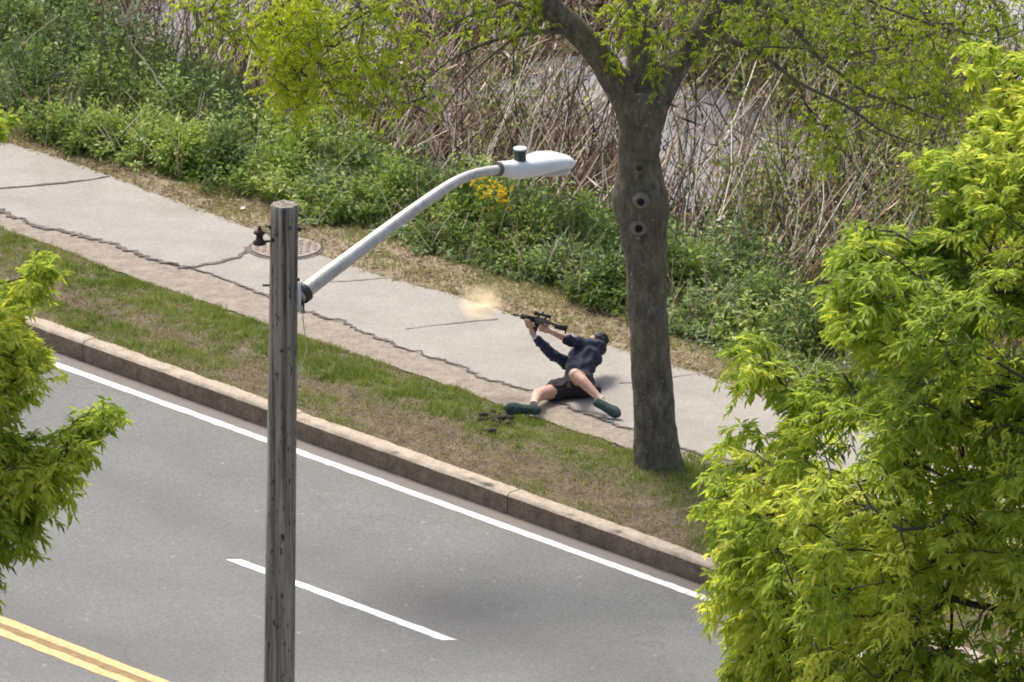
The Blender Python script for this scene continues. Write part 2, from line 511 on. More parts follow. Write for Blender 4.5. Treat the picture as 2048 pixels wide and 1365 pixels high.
def grid_obj(name, us, vfun, nv, zfun, mat, attrs=None, kind='structure', smooth=True):
    """a sheet over u (metres along) with nv cells between vfun(u)[0] and vfun(u)[1]"""
    us = np.asarray(us)
    v0, v1 = vfun(us)
    s = np.linspace(0, 1, nv + 1)
    U = np.repeat(us[:, None], nv + 1, 1); Vv = v0[:, None] + (v1 - v0)[:, None] * s[None]
    S = np.repeat(s[None], len(us), 0)
    Z = zfun(U, Vv, S)
    P = np.stack([O[0] + eu[0] * U + ev[0] * Vv, O[1] + eu[1] * U + ev[1] * Vv, Z], -1).reshape(-1, 3)
    i = np.arange(len(us) - 1)[:, None] * (nv + 1); j = np.arange(nv)[None]
    f = np.stack([i + j, i + nv + 1 + j, i + nv + 2 + j, i + j + 1], -1).reshape(-1, 4)
    mb = MB(); mb.add(P, f)
    o = mb.build(name, mat, smooth=smooth)
    for an, fn in (attrs or {}).items():
        at = o.data.attributes.new(an, 'FLOAT', 'POINT')
        at.data.foreach_set('value', np.clip(fn(U, Vv, S), 0, 1).astype(np.float32).ravel())
    # faces upwards
    if o.data.polygons[0].normal.z < 0:
        o.data.flip_normals()
    if kind: o['kind'] = kind
    return o


# ------------------------------------------------------------------ the ground in strips
path_far = trace([(-400, 165), (-150, 240), (0, 285), (110, 315), (220, 352), (360, 408), (500, 458), (640, 512), (760, 553),
                  (900, 590), (1050, 640), (1250, 703), (1400, 750), (1560, 805), (1900, 915), (2500, 1110)])
path_near = trace([(-400, 300), (-150, 400), (0, 455), (120, 497), (240, 545), (393, 598), (530, 645), (640, 683), (740, 716), (930, 782),
                   (1080, 838), (1270, 900), (1420, 938), (1900, 1085), (2500, 1290)])
crack_pts = [(-300, 340), (-150, 385), (0, 422), (60, 448), (130, 468), (200, 482), (270, 508), (330, 530), (380, 538), (440, 558), (530, 592), (600, 620),
             (680, 645), (740, 670), (800, 697), (850, 712), (900, 728), (950, 752), (1010, 772), (1060, 786), (1130, 812), (1190, 838),
             (1270, 865), (1340, 893), (1430, 917), (1600, 970), (2100, 1125)]
crack_v = trace(crack_pts)
weed_edge = trace([(-400, 120), (-100, 215), (0, 262), (100, 300), (200, 330), (300, 345), (420, 372), (520, 402), (620, 430), (760, 462), (860, 488), (960, 520),
                   (1060, 560), (1140, 600), (1230, 640), (1340, 665), (1450, 705), (1560, 745), (1700, 800), (1900, 870), (2400, 1040)])
weed_top = trace([(-500, -250), (0, -50), (150, 30), (300, 135), (450, 215), (600, 295), (750, 345), (850, 375), (1000, 430), (1130, 465), (1230, 490),
                  (1330, 530), (1500, 580), (1600, 615), (1750, 665), (2000, 750), (2500, 920)])

_we = weed_edge
weed_edge = lambda u: _we(u) + 0.55 * (fbm(np.asarray(u) * 1.1, np.asarray(u) * 0, 15, 3) - 0.5)
ROAD_W = 13.4
UL = np.concatenate([[-900, -400, -150, -80, -50, -35], np.arange(-28, 28.01, 0.5), [35, 50, 80, 150, 400, 900]])
UF = np.concatenate([[-400, -150, -60, -40, -32], np.arange(-26, 22.01, 0.08), [28, 40, 60, 150, 400]])
US_ = np.arange(-26, 22.01, 0.05)


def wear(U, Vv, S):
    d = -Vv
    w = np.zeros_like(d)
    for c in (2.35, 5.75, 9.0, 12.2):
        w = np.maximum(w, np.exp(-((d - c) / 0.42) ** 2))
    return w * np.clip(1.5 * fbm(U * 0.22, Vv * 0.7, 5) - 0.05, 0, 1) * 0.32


def grit(U, Vv, S):
    d = -Vv
    return np.clip(np.exp(-(d / 0.24) ** 2) * (.45 + .9 * fbm(U * 1.3, Vv * 6, 19)), 0, 1)


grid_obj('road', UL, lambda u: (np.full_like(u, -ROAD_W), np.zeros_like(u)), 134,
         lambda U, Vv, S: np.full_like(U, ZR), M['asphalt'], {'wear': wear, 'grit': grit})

# base terrain on the near side, one sheet far behind the near kerb
grid_obj('ground', UL, lambda u: (np.full_like(u, -900.0), np.full_like(u, -ROAD_W - 0.2)), 60,
         lambda U, Vv, S: np.where(S > 0.995, 0.0, 0.0) + 0 * U, M['bank'], {'green': lambda U, Vv, S: 0.5 + 0 * U})


def line_sheet(name, mat, pts_a, pts_b, dz=0.004, z=ZR, jit=0.0045):
    """painted strip between two ground outlines given in (u, v)"""
    mb = MB()
    a = np.array(pts_a); b = np.array(pts_b); n = len(a)
    a = a + np.stack([0 * a[:, 0], rng.normal(0, jit, n)], 1); b = b + np.stack([0 * b[:, 0], rng.normal(0, jit, n)], 1)
    P = [from_uv(u, v, z + dz) for u, v in a] + [from_uv(u, v, z + dz) for u, v in b]
    f = [[i, i + 1, n + i + 1, n + i] for i in range(n - 1)]
    mb.add(P, f)
    o = mb.build(name, mat)
    if o.data.polygons[0].normal.z < 0: o.data.flip_normals()
    o['kind'] = 'structure'
    return o


def uvg(x, y, z=ZR):
    return to_uv(ground(x, y, z))


# white edge line: centre from the photograph
v_edge = np.mean([uvg(80, 722)[1], uvg(700, 943)[1], uvg(1440, 1203)[1]])
ul = np.arange(-60, 60, 0.12)
line_sheet('road_edge_line', M['white_paint'], [(u, v_edge - 0.055) for u in ul], [(u, v_edge + 0.055) for u in ul])
# dashed lane line
d0, d1 = uvg(465, 1120), uvg(905, 1283)
v_dash = (d0[1] + d1[1]) / 2
dash_len = d1[0] - d0[0]
print('edge v', v_edge, 'dash v', v_dash, 'dash len', dash_len)
for k in range(-3, 4):
    s = d0[0] + k * (dash_len + 9.0)
    uu = np.arange(s, s + dash_len + .01, 0.1)
    line_sheet('lane_dash', M['white_paint'], [(u - 0.05, v_dash - 0.06) for u in uu], [(u + 0.05, v_dash + 0.06) for u in uu])
y0 = uvg(0, 1238)[1]; y1 = uvg(0, 1272)[1]
y0b = uvg(300, 1352)[1]
print('yellow', y0, y0b, y1)
vy = (y0 + y0b) / 2 - 0.02
for nm, c in (('centre_line', vy), ('centre_line', vy - 0.245)):
    line_sheet(nm, M['yellow_paint'], [(u, c - 0.065) for u in ul], [(u, c + 0.065) for u in ul])
line_sheet('centre_line_gap', M['yellow_worn'], [(u, vy - 0.178) for u in ul], [(u, vy - 0.067) for u in ul], dz=0.003)

# ---- kerb: long granite blocks, top bevelled and chipped
ku = [uvg(x, y, 0)[0] for x, y in ((140, 690), (1005, 990))]
blk = (ku[1] - ku[0]) / 2


def kerb_run(name, v_front, sgn, lo, hi):
    top = MB(); face = MB()
    k = 0
    b = lo
    while b < hi:
        us = np.arange(b + 0.008, b + blk - 0.008, 0.05)
        us = np.append(us, b + blk - 0.008)
        dv = rng.normal(0, 0.008); tilt = rng.normal(0, 0.006)
        chip = np.clip(fbm(us * 7, us * 0 + k, 3) - 0.45, 0, 1) * 0.10 + np.clip(fbm(us * 1.3, us * 0 + k, 9) - 0.55, 0, 1) * 0.12
        backv = 0.15 + 0.05 * (fbm(us * 2.2, us * 0 + 5 + k, 21) - 0.2) + 0.02 * vnoise(us * 14, us * 0, 2)
        prof = []
        n = len(us)
        rows = []
        for (dvv, z) in ((0.0, ZR - 0.1), (0.0, -0.035), (0.014, -0.004), (0.05, 0.0), (None, 0.004), (0.26, -0.08)):
            if dvv is None:
                off = backv
            else:
                off = np.full(n, dvv)
            if z in (-0.035,): off = off + chip * 0.25
            if z == -0.004: off = off + chip
            zz = np.full(n, z) + 0.004 * vnoise(us * 9, us * 0 + z * 50, 4)
            if z < -0.2:
                zz = np.full(n, z)
            else:
                off = off + 0.012 * (fbm(us * 5, us * 0 + z * 90, 8) - 0.5)
            rows.append(np.stack([us + 0, v_front + sgn * (off + dv) , zz], 1))
        rows = np.array(rows)
        for mbx, r0, r1 in ((face, 0, 1), (top, 1, 5)):
            rr = rows[r0:r1 + 1]
            P = np.array([from_uv(u, v, z) for r in rr for u, v, z in r])
            m_ = len(rr)
            f = [[i * n + j, i * n + j + 1, (i + 1) * n + j + 1, (i + 1) * n + j] for i in range(m_ - 1) for j in range(n - 1)]
            mbx.add(P, f)
        for e in (0, n - 1):
            P = np.array([from_uv(*rows[i][e]) for i in range(6)])
            face.add(P[[0, 1, 4, 5]], [[0, 1, 2, 3]])
        b += blk; k += 1
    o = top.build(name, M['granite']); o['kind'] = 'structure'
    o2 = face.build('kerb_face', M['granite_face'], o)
    return o


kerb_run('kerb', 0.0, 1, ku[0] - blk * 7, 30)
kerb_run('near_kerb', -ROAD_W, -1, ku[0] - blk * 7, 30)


# ---- verge of soil and worn grass
def z_verge(U, Vv, S):
    prof = 0.015 * np.sin(np.pi * S) + 0.05 * np.exp(-((S - 0.62) / 0.2) ** 2) - 0.035 * np.exp(-((S - 0.36) / 0.06) ** 2)
    zz = prof + 0.05 * (fbm(U * 2.2, Vv * 2.2, 31) - 0.5) + 0.03 * (fbm(U * 11, Vv * 11, 33, 3) - 0.5)
    e = np.clip(np.minimum(S, 1 - S) / 0.06, 0, 1)
    return zz * e - 0.012 * (1 - e)


def g_verge(U, Vv, S):
    n = fbm(U * 1.1, Vv * 1.8, 41)
    right = np.clip((U + 4) / 8, 0, 1)
    lo = 0.46 - 0.04 * right
    g = 1 / (1 + np.exp(-(S - lo + (n - 0.5) * 0.35) * 22)) * np.clip(fbm(U * 2.6 + 9, Vv * 3.4, 43) * 2.4 - .45, .12, 1)
    g2 = 0.6 * np.clip((n - 0.40) * 4, 0, 1) * (S < 0.3)
    g = np.maximum(g, g2) * (1 - 0.55 * right * np.clip((fbm(U * 0.9 + 3, Vv * 1.4, 47) - 0.45) * 5, 0, 1))
    return g * (1 - np.exp(-((S - 1) / 0.03) ** 2))


v_verge = lambda u: (np.full_like(u, 0.14), path_near(u) + 0.02)
grid_obj('verge', UF, v_verge, 46, z_verge, M['soil'], {'green': lambda U, V2, S: g_verge(U, V2, S) * 0.75})

# ---- path with its crumbling near edge and the cracks
jit = lambda u: 0.03 * (fbm(u * 3, u * 0, 51) - 0.5) + 0.02 * (vnoise(u * 17, u * 0, 53) - 0.5)
zp = lambda U, Vv, S: 0.0 + 0.006 * (fbm(U * 0.8, Vv * 0.8, 61) - 0.5)
grid_obj('path', UF, lambda u: (crack_v(u) + jit(u), path_far(u) + 1.8 * jit(u + 50)), 10, lambda U, V2, S: 0.012 + zp(U, V2, S), M['path'])
grid_obj('path_edge', UF, lambda u: (path_near(u) - 0.02 + 2 * jit(u + 20), crack_v(u) + 0.03), 8,
         lambda U, V2, S: 0.004 + 0.004 * S + 0.012 * (fbm(U * 9, V2 * 9, 63, 3) - 0.5) * np.sin(np.pi * S), M['path_edge'])


def crack(pts, w, mat='crack', z=0.021, rough=0.02, wseed=0):
    P = np.array([uvg(x, y, 0) for x, y in pts])
    L = np.concatenate([[0], np.cumsum(np.linalg.norm(np.diff(P, axis=0), axis=1))])
    s = np.arange(0, L[-1], 0.03)
    u = np.interp(s, L, P[:, 0]); v = np.interp(s, L, P[:, 1])
    j1 = rough * 2 * (fbm(s * 5, s * 0 + wseed, 71, 5) - 0.5) + rough * (vnoise(s * 22, s * 0, 72 + wseed) - 0.5)
    tx = np.gradient(u); ty = np.gradient(v); q = np.hypot(tx, ty); nx, ny = -ty / q, tx / q
    ww = w * (0.35 + 1.3 * fbm(s * 3.5, s * 0 + wseed, 77, 3))
    a = np.stack([u + nx * (j1 - ww / 2), v + ny * (j1 - ww / 2)], 1); b = np.stack([u + nx * (j1 + ww / 2), v + ny * (j1 + ww / 2)], 1)
    return line_sheet('path_crack', M[mat], a, b, dz=0, z=z, jit=0.002)


crack(crack_pts[1:9], 0.06, rough=0.08)
crack(crack_pts[7:12], 0.035, rough=0.04, wseed=3)
crack(crack_pts[11:18], 0.042, rough=0.07, wseed=4)
crack(crack_pts[17:], 0.034, rough=0.06, wseed=5)
crack([(-200, 392), (-60, 384), (60, 375), (140, 368), (222, 356)], 0.045, rough=0.02, wseed=6)
crack([(380, 538), (440, 528), (478, 517), (500, 498)], 0.05, rough=0.03, wseed=7)
crack([(640, 566), (700, 565), (770, 558), (800, 556)], 0.03, 'crack_soft', wseed=8)
crack([(810, 662), (860, 654), (925, 648), (1000, 640)], 0.025, 'crack_soft', wseed=9)
crack([(1240, 770), (1380, 752), (1430, 745)], 0.02, 'crack_soft', wseed=10)

# manhole beside the pole
mc = ground(572, 500)
root = empty('manhole_cover', mc + np.array([0, 0, 0.012]))
tag(root, 'round rusty manhole cover set in the path, half hidden by the wooden pole', 'manhole cover')
a = np.linspace(0, 2 * np.pi, 48, endpoint=False)
mb = MB()
rr = 0.385
for r0, r1, z0, z1 in ((0.0, rr, 0.026, 0.026), (rr, rr + 0.004, 0.026, 0.0)):
    pass
mb.tube([mc + [0, 0, 0.0], mc + [0, 0, 0.034]], rr, 48)
for gx in np.arange(-0.32, 0.33, 0.08):
    for gy in np.arange(-0.32, 0.33, 0.08):
        if math.hypot(gx, gy) < rr - 0.05:
            mb.box(mc + [gx, gy, 0.036], 0.045, 0.045, 0.006)
mb.build('lid', M['rust'], root)
mb = MB()
t0, t1 = 0.0, 2 * np.pi
ring = []
for r, z in ((rr + 0.006, 0.0), (rr + 0.006, 0.022), (rr + 0.03, 0.022), (rr + 0.05, 0.014)):
    ring.append(np.stack([mc[0] + r * np.cos(a), mc[1] + r * np.sin(a), np.full(48, z)], 1))
P = np.concatenate(ring)
f = [[i * 48 + j, i * 48 + (j + 1) % 48, (i + 1) * 48 + (j + 1) % 48, (i + 1) * 48 + j] for i in range(3) for j in range(48)]
mb.add(P, f)
mb.build('frame', M['crack'], root)


# ---- bank: dry strip, weeds, slope to the water
def v_bank(u):
    return path_far(u) - 0.03, weed_top(u) + 11.0


_g = [to_uv(ground(x, y, -1.0)) for x, y in ((1388, 300), (1375, 215), (1400, 390))]


def open_water(U, Vv):
    """1 where the reed bed opens on to water"""
    n = fbm(U * .55 + 3, (Vv - weed_top(U)) * .5, 777, 3)
    w = np.clip((.475 - n) * 9, 0, 1)
    for gu, gv in _g:
        w = np.maximum(w, np.clip(1.6 - np.hypot((U - gu) / .55, (Vv - gv) / .8), 0, 1))
    return w * np.clip((Vv - weed_top(U) - .5) * 2, 0, 1)


def z_bank_uv(U, Vv):
    top = weed_top(U)
    d = Vv - top
    z = np.where(d > -0.4, -0.90 * np.clip((d + 0.4) / 1.7, 0, 1.0) ** 1.1, 0.0)
    z = z - 0.55 * open_water(U, Vv)
    e = np.clip((Vv - path_far(U)) / 0.15, 0, 1)
    return z + e * (0.06 * (fbm(U * 1.7, Vv * 1.7, 81) - 0.4) + 0.03 * (fbm(U * 9, Vv * 9, 83, 3) - 0.5)) + 0.002


def g_bank(U, Vv, S):
    n = fbm(U * 2, Vv * 2, 87)
    return 1 / (1 + np.exp(-(Vv - weed_edge(U) - 0.1 + (n - 0.5) * 0.7) * 9))


grid_obj('bank', UF, v_bank, 190, lambda U, V2, S: z_bank_uv(U, V2), M['bank'], {'green': lambda U, V2, S: g_bank(U, V2, S) * 0.9,
          'mat': lambda U, V2, S: np.clip((V2 - weed_top(U)) * 1.5 + .3, 0, 1)})
WZ = -1.0
mb = MB()
P = [from_uv(-1500, 2.5, WZ), from_uv(1500, 2.5, WZ), from_uv(1500, 1600, WZ), from_uv(-1500, 1600, WZ)]
mb.add(P, [[0, 1, 2, 3]])
o = mb.build('water', M['water'])
if o.data.polygons[0].normal.z < 0: o.data.flip_normals()
o['kind'] = 'structure'


# ------------------------------------------------------------------ grass and ground cover (uncountable)
def scatter(n, lo, hi, ulo=-15, uhi=12):
    u = rng.uniform(ulo, uhi, n)
    a, b = lo(u), hi(u)
    s = rng.uniform(0, 1, n)
    return u, a + (b - a) * s, s


def uvP(u, v, z):
    return np.stack([O[0] + eu[0] * u + ev[0] * v, O[1] + eu[1] * u + ev[1] * v, z], 1)


# verge grass
u, v, s = scatter(420000, lambda u: 0 * u + 0.17, lambda u: path_near(u) + 0.0)
g = g_verge(u, v, s)
keep = rng.uniform(0, 1, len(u)) < np.clip(g * 1.0 + 0.05, 0, 1)
u, v, s, g = u[keep], v[keep], s[keep], g[keep]
cl = vnoise(u * 8, v * 8, 91)
keep = rng.uniform(0, 1, len(u)) < 0.2 + cl
u, v, s, g, cl = u[keep], v[keep], s[keep], g[keep], cl[keep]
z = z_verge(u, v, s)
n = len(u)
h = rng.uniform(0.018, 0.065, n) * (0.6 + 0.9 * cl)
lean = rng.normal(0, 0.022, (n, 3)); lean[:, 2] = 0
mb = MB()
mb.blades(uvP(u, v, z - 0.004), h, rng.uniform(0.006, 0.014, n), lean, 0.45 + 0.28 * (fbm(u * 1.5, v * 1.5, 93) - 0.5) * 2 + rng.normal(0, 0.22, n) + 0.22 * (g < 0.35) + .10)
# thin creeping growth over the brown part
o = mb.build('verge_grass', M['grass'])
tag(o, 'short patchy grass growing on the verge between kerb and path', 'grass', kind='stuff')
u, v, s = scatter(52000, lambda u: 0 * u + 0.16, lambda u: path_near(u) + 0.05)
kk = g_verge(u, v, s) < 0.75; u, v, s = u[kk], v[kk], s[kk]
n = len(u); mb = MB()
d = rng.normal(0, 1, (n, 3)); d[:, 2] = np.abs(d[:, 2]) * 0.15
mb.leaves(uvP(u, v, z_verge(u, v, s) + 0.006), d, rng.normal(0, .3, (n, 3)) + [0, 0, 1], rng.uniform(.015, .06, n), rng.uniform(.005, .012, n), rng.uniform(0, .5, n))
o = mb.build('dead_grass', M['dry_grass'])
tag(o, 'dead grass and small litter lying on the bare soil by the kerb', 'dead grass', kind='stuff')

# dry strip along the path: straw, bits of leaf, sparse green
u, v, s = scatter(60000, lambda u: path_far(u) - 0.04, lambda u: weed_edge(u) + 0.5)
keep = rng.uniform(0, 1, len(u)) < 0.15 + vnoise(u * 5, v * 5, 95) * 1.1
u, v = u[keep], v[keep]; n = len(u)
z = z_bank_uv(u, v)
d = rng.normal(0, 1, (n, 3)); d[:, 2] = np.abs(d[:, 2]) * 0.35
mb = MB()
mb.leaves(uvP(u, v, z + 0.006), d, rng.normal(0, .4, (n, 3)) + [0, 0, 1], rng.uniform(.02, .13, n) * rng.uniform(.5, 1, n), rng.uniform(.005, .016, n), rng.uniform(0, 1, n) ** 1.1)
o = mb.build('dry_straw', M['dry_grass'])
tag(o, 'dry straw and dead leaves lying between the path and the green weeds', 'straw', kind='stuff')
u, v, s = scatter(70000, lambda u: path_far(u) - 0.02, lambda u: weed_edge(u) + 0.4)
keep = rng.uniform(0, 1, len(u)) < np.clip((fbm(u * 1.3, v * 2.6, 97) - 0.40) * 3.5, 0, 1) * (0.25 + 0.75 * s)
u, v = u[keep], v[keep]; n = len(u)
lean = rng.normal(0, 0.03, (n, 3)); lean[:, 2] = 0
mb = MB()
mb.blades(uvP(u, v, z_bank_uv(u, v)), rng.uniform(.02, .09, n), rng.uniform(.007, .014, n), lean, rng.uniform(.35, 1.0, n))
o = mb.build('strip_grass', M['grass'])
tag(o, 'thin yellowish grass along the far edge of the path', 'grass', kind='stuff')


# weeds: hummocky leafy cover
def weed_field(name, mat, nplants, lo, hi, ulo, uhi, hmin, hmax, leaf, label, seed, dens=None, tshift=0.0, cat='weeds', per=26):
    u, v, s = scatter(nplants, lo, hi, ulo, uhi)
    if dens is not None:
        k = rng.uniform(0, 1, len(u)) < dens(u, v, s); u, v, s = u[k], v[k], s[k]
    n = len(u)
    bld = np.clip((v - weed_edge(u)) / 1.0, 0, 1)
    hh = (.35 + .65 * bld) * (hmin + (hmax - hmin) * np.clip(fbm(u * 1.3, v * 1.8, seed) * 2.2 - .55, 0.02, 1.2)) * rng.uniform(.6, 1.3, n)
    z = z_bank_uv(u, v)
    base = uvP(u, v, z)
    pt = rng.normal(0, 0.13, n) + 1.5 * (fbm(u * 0.8 + 7, v * 1.1, seed + 3) - 0.5)
    mb = MB()
    # stems
    top = base + np.stack([rng.normal(0, .10, n), rng.normal(0, .10, n), hh], 1)
    mid = (base + top) / 2 + rng.normal(0, .03, (n, 3))
    mb.stems(base, mid, top, np.full(n, .004), np.full(n, .002), 0.35 + pt * .3, 2)
    # leaves round each stem, larger low down
    idx = np.repeat(np.arange(n), per)
    f = rng.uniform(0.15, 1.05, len(idx))
    p = base[idx] + (top - base)[idx] * f[:, None]
    a = rng.uniform(0, 2 * np.pi, len(idx))
    rad = 0.03 + 0.10 * (1 - np.abs(f - .5)) * rng.uniform(0, 1, len(idx))
    out = np.stack([np.cos(a), np.sin(a), np.zeros(len(idx))], 1)
    p = p + out * rad[:, None] * 0.6
    d = out + np.stack([np.zeros(len(idx))] * 2 + [rng.uniform(-.5, .9, len(idx))], 1)
    L = leaf * rng.uniform(.55, 1.4, len(idx)); 
    t = 0.42 + tshift + pt[idx] + 0.10 * (f - .5) + rng.normal(0, .13, len(idx))
    mb.leaves(p, d, rng.normal(0, .5, (len(idx), 3)) + [0, 0, 1], L, L * rng.uniform(.3, .55, len(idx)), t)
    o = mb.build(name, mat)
    tag(o, label, cat, kind='stuff')
    return o


weed_field('low_weeds', M['weed'], 7600, lambda u: weed_edge(u) - 0.05, lambda u: weed_top(u) + 0.5, -19, 12, 0.08, 0.66, 0.075,
           'mixed green weeds growing in patches on the bank above the path', 101,
           dens=lambda u, v, s: np.clip((fbm(u * 1.5, v * 1.9, 103, 3) - .36) * 7, .06, 1))
weed_field('pale_weeds', M['silver_weed'], 2200, lambda u: weed_edge(u) - 0.15, lambda u: weed_edge(u) + 0.9, -9, 3, 0.05, 0.22, 0.08,
           'low silvery green broad-leaved weeds at the edge of the dry strip', 111,
           dens=lambda u, v, s: np.clip((fbm(u * .9, v * 1.4, 113) - .38) * 5, 0, 1))
weed_field('dark_weeds', M['dark_weed'], 2100, lambda u: (weed_edge(u) + weed_top(u)) / 2, lambda u: weed_top(u) + 0.9, -19, 12, 0.25, 0.85, 0.065,
           'darker green weeds along the top of the bank', 121,
           dens=lambda u, v, s: np.clip((fbm(u * .6, v * .9, 123) - .40) * 5, 0, 1))

# dry stems, old straw and yellowish grass standing among the weeds
for nm_, mt_, n_, hl, hh_, rad_, tl, th, lab_, sd_ in (
        ('dry_stems', M['reed'], 2600, .2, .75, .006, .3, 1., 'dry brown stems standing among the green weeds', 61),
        ('yellow_grass', M['grass'], 14000, .08, .30, .0045, .35, 1., 'yellowish grass growing between the clumps of weeds', 62)):
    u, v, s = scatter(n_, lambda u: weed_edge(u) - .15, lambda u: weed_top(u) + .6, -19, 12)
    k = rng.uniform(0, 1, len(u)) < np.clip((fbm(u * 1.2, v * 1.6, sd_) - .40) * 6, .08, 1); u, v = u[k], v[k]; n = len(u)
    p0 = uvP(u, v, z_bank_uv(u, v)); hh = rng.uniform(hl, hh_, n)
    p2 = p0 + np.stack([rng.normal(.02, .4, n) * hh, rng.normal(0, .4, n) * hh, hh], 1)
    mb = MB(); mb.stems(p0, (p0 + p2) / 2 + rng.normal(0, .05, (n, 3)) * hh[:, None] + np.stack([0 * hh, 0 * hh, hh * .12], 1), p2, np.full(n, rad_), np.full(n, rad_ * .4), rng.uniform(tl, th, n), 3)
    o = mb.build(nm_, mt_)
    tag(o, lab_, 'grass' if 'grass' in nm_ else 'stems', kind='stuff')

# long thin dark grass blades at the top of the bank
u, v, s = scatter(15000, lambda u: weed_top(u) - 1.0, lambda u: weed_top(u) + 0.5, -19, 2)
k = rng.uniform(0, 1, len(u)) < np.clip((fbm(u * .7, v * 1.2, 127) - .42) * 6, 0, 1); u, v = u[k], v[k]; n = len(u)
p0 = uvP(u, v, z_bank_uv(u, v)); hh = rng.uniform(.25, .75, n)
p2 = p0 + np.stack([rng.normal(.0, .16, n), rng.normal(0, .16, n), hh], 1)
p1 = p0 + (p2 - p0) * .5 + np.stack([np.zeros(n), np.zeros(n), hh * .15], 1)
mb = MB(); mb.stems(p0, p1, p2, np.full(n, .005), np.full(n, .0015), rng.uniform(0, .9, n) ** 1.3, 3)
o = mb.build('tall_grass', M['dark_weed'])
tag(o, 'tall thin dark green grass on the bank behind the weeds', 'grass', kind='stuff')


# reeds and brush by the water
def reed_field(name, mat, n, ulo, uhi, v0, v1, hlo, hhi, lean_x, lean_sd, r, tt, label, seed, bend=0.12, gap=0.36, cat='reeds', k=4):
    u = rng.uniform(ulo, uhi, n); s = rng.uniform(0, 1, n)
    v = weed_top(u) + v0 + (v1 - v0) * s
    keep = rng.uniform(0, 1, n) < np.clip((fbm(u * .8, v * .8, seed) - gap) * 6, 0.03, 1)
    keep &= rng.uniform(0, 1, n) > open_water(u, v) * .72
    u, v = u[keep], v[keep]; n = len(u)
    # bunches
    z = np.maximum(z_bank_uv(u, v), WZ - 0.1)
    p0 = uvP(u, v, z)
    hh = rng.uniform(hlo, hhi, n) * rng.uniform(.5, 1, n) ** .5
    la = lean_x + 0.5 * (fbm(u * .5, v * .5, seed + 5) - .5) * 2 + rng.normal(0, lean_sd, n)
    lb = rng.normal(0.05, lean_sd, n)
    up = 1 / np.sqrt(1 + la ** 2 + lb ** 2)
    p2 = p0 + np.stack([la, lb, np.ones(n)], 1) * (up * hh)[:, None]
    p1 = (p0 + p2) / 2 + rng.normal(0, bend, (n, 3)) * hh[:, None]
    t = np.clip(tt + rng.normal(0, .27, n) + .7 * (fbm(u * 1.3, v * 1.3, seed + 9, 3) - .5), 0, 1)
    mb = MB(); mb.stems(p0, p1, p2, r * rng.uniform(.6, 1.5, n), r * .5 * rng.uniform(.5, 1.2, n), t, k)
    # a few broken leaves hanging off the stems
    q = rng.choice(n, n // 3); f = rng.uniform(.3, .95, len(q))[:, None]
    P = (1 - f) ** 2 * p0[q] + 2 * f * (1 - f) * p1[q] + f * f * p2[q]
    d = rng.normal(0, .6, (len(q), 3)) + np.stack([np.full(len(q), lean_x), np.zeros(len(q)), np.full(len(q), .1)], 1)
    mb.leaves(P, d, rng.normal(0, 1, (len(q), 3)), rng.uniform(.10, .40, len(q)), rng.uniform(.014, .032, len(q)), t[q] + .1)
    o = mb.build(name, mat)
    tag(o, label, cat, kind='stuff')


reed_field('dead_reeds', M['reed'], 11000, -24, 5, -0.1, 10.5, 0.7, 2.2, 0.42, 0.36, 0.0105, 0.50,
           'dead tan reeds leaning over the water behind the weeds', 131, gap=.30)
reed_field('russet_reeds', M['red_reed'], 10500, -3.0, 11, -0.3, 3.6, 0.5, 1.7, 0.80, 0.34, 0.0105, 0.50,
           'reddish brown dead stems leaning together on both sides of the trunk', 141, gap=.26)
reed_field('grey_brush', M['twig'], 3600, -22, 11, 0.2, 10.5, 0.8, 2.6, 0.0, 0.55, 0.0105, 0.35,
           'tangled dark grey twigs and brambles in front of the water', 151, bend=.28, gap=.34, cat='brush', k=6)
reed_field('pale_reeds', M['reed'], 3000, -22, 11, 0.0, 10, 0.8, 2.2, 0.3, 0.5, 0.012, 0.95,
           'pale bleached reed stalks among the darker brush', 161, bend=.12, gap=.30)


# matted dead stems lying over the mud
u = rng.uniform(-24, 12, 42000); v = weed_top(u) + rng.uniform(-.2, 10.5, len(u))
k = rng.uniform(0, 1, len(u)) > open_water(u, v); u, v = u[k], v[k]; n = len(u)
d = np.stack([rng.normal(.5, .8, n), rng.normal(0, .8, n), np.abs(rng.normal(.1, .35, n))], 1)
mb = MB()
mb.leaves(uvP(u, v, z_bank_uv(u, v) + rng.uniform(0, .12, n)), d, rng.normal(0, .5, (n, 3)) + [0, 0, 1], rng.uniform(.12, .55, n), rng.uniform(.012, .03, n),
          rng.uniform(0, 1, n) ** 1.2 * .9 + .5 * (fbm(u * 1.2, v * 1.2, 191, 3) - .5))
o = mb.build('matted_reeds', M['red_reed'])
tag(o, 'matted brown dead stems lying on the mud under the reeds', 'reeds', kind='stuff')

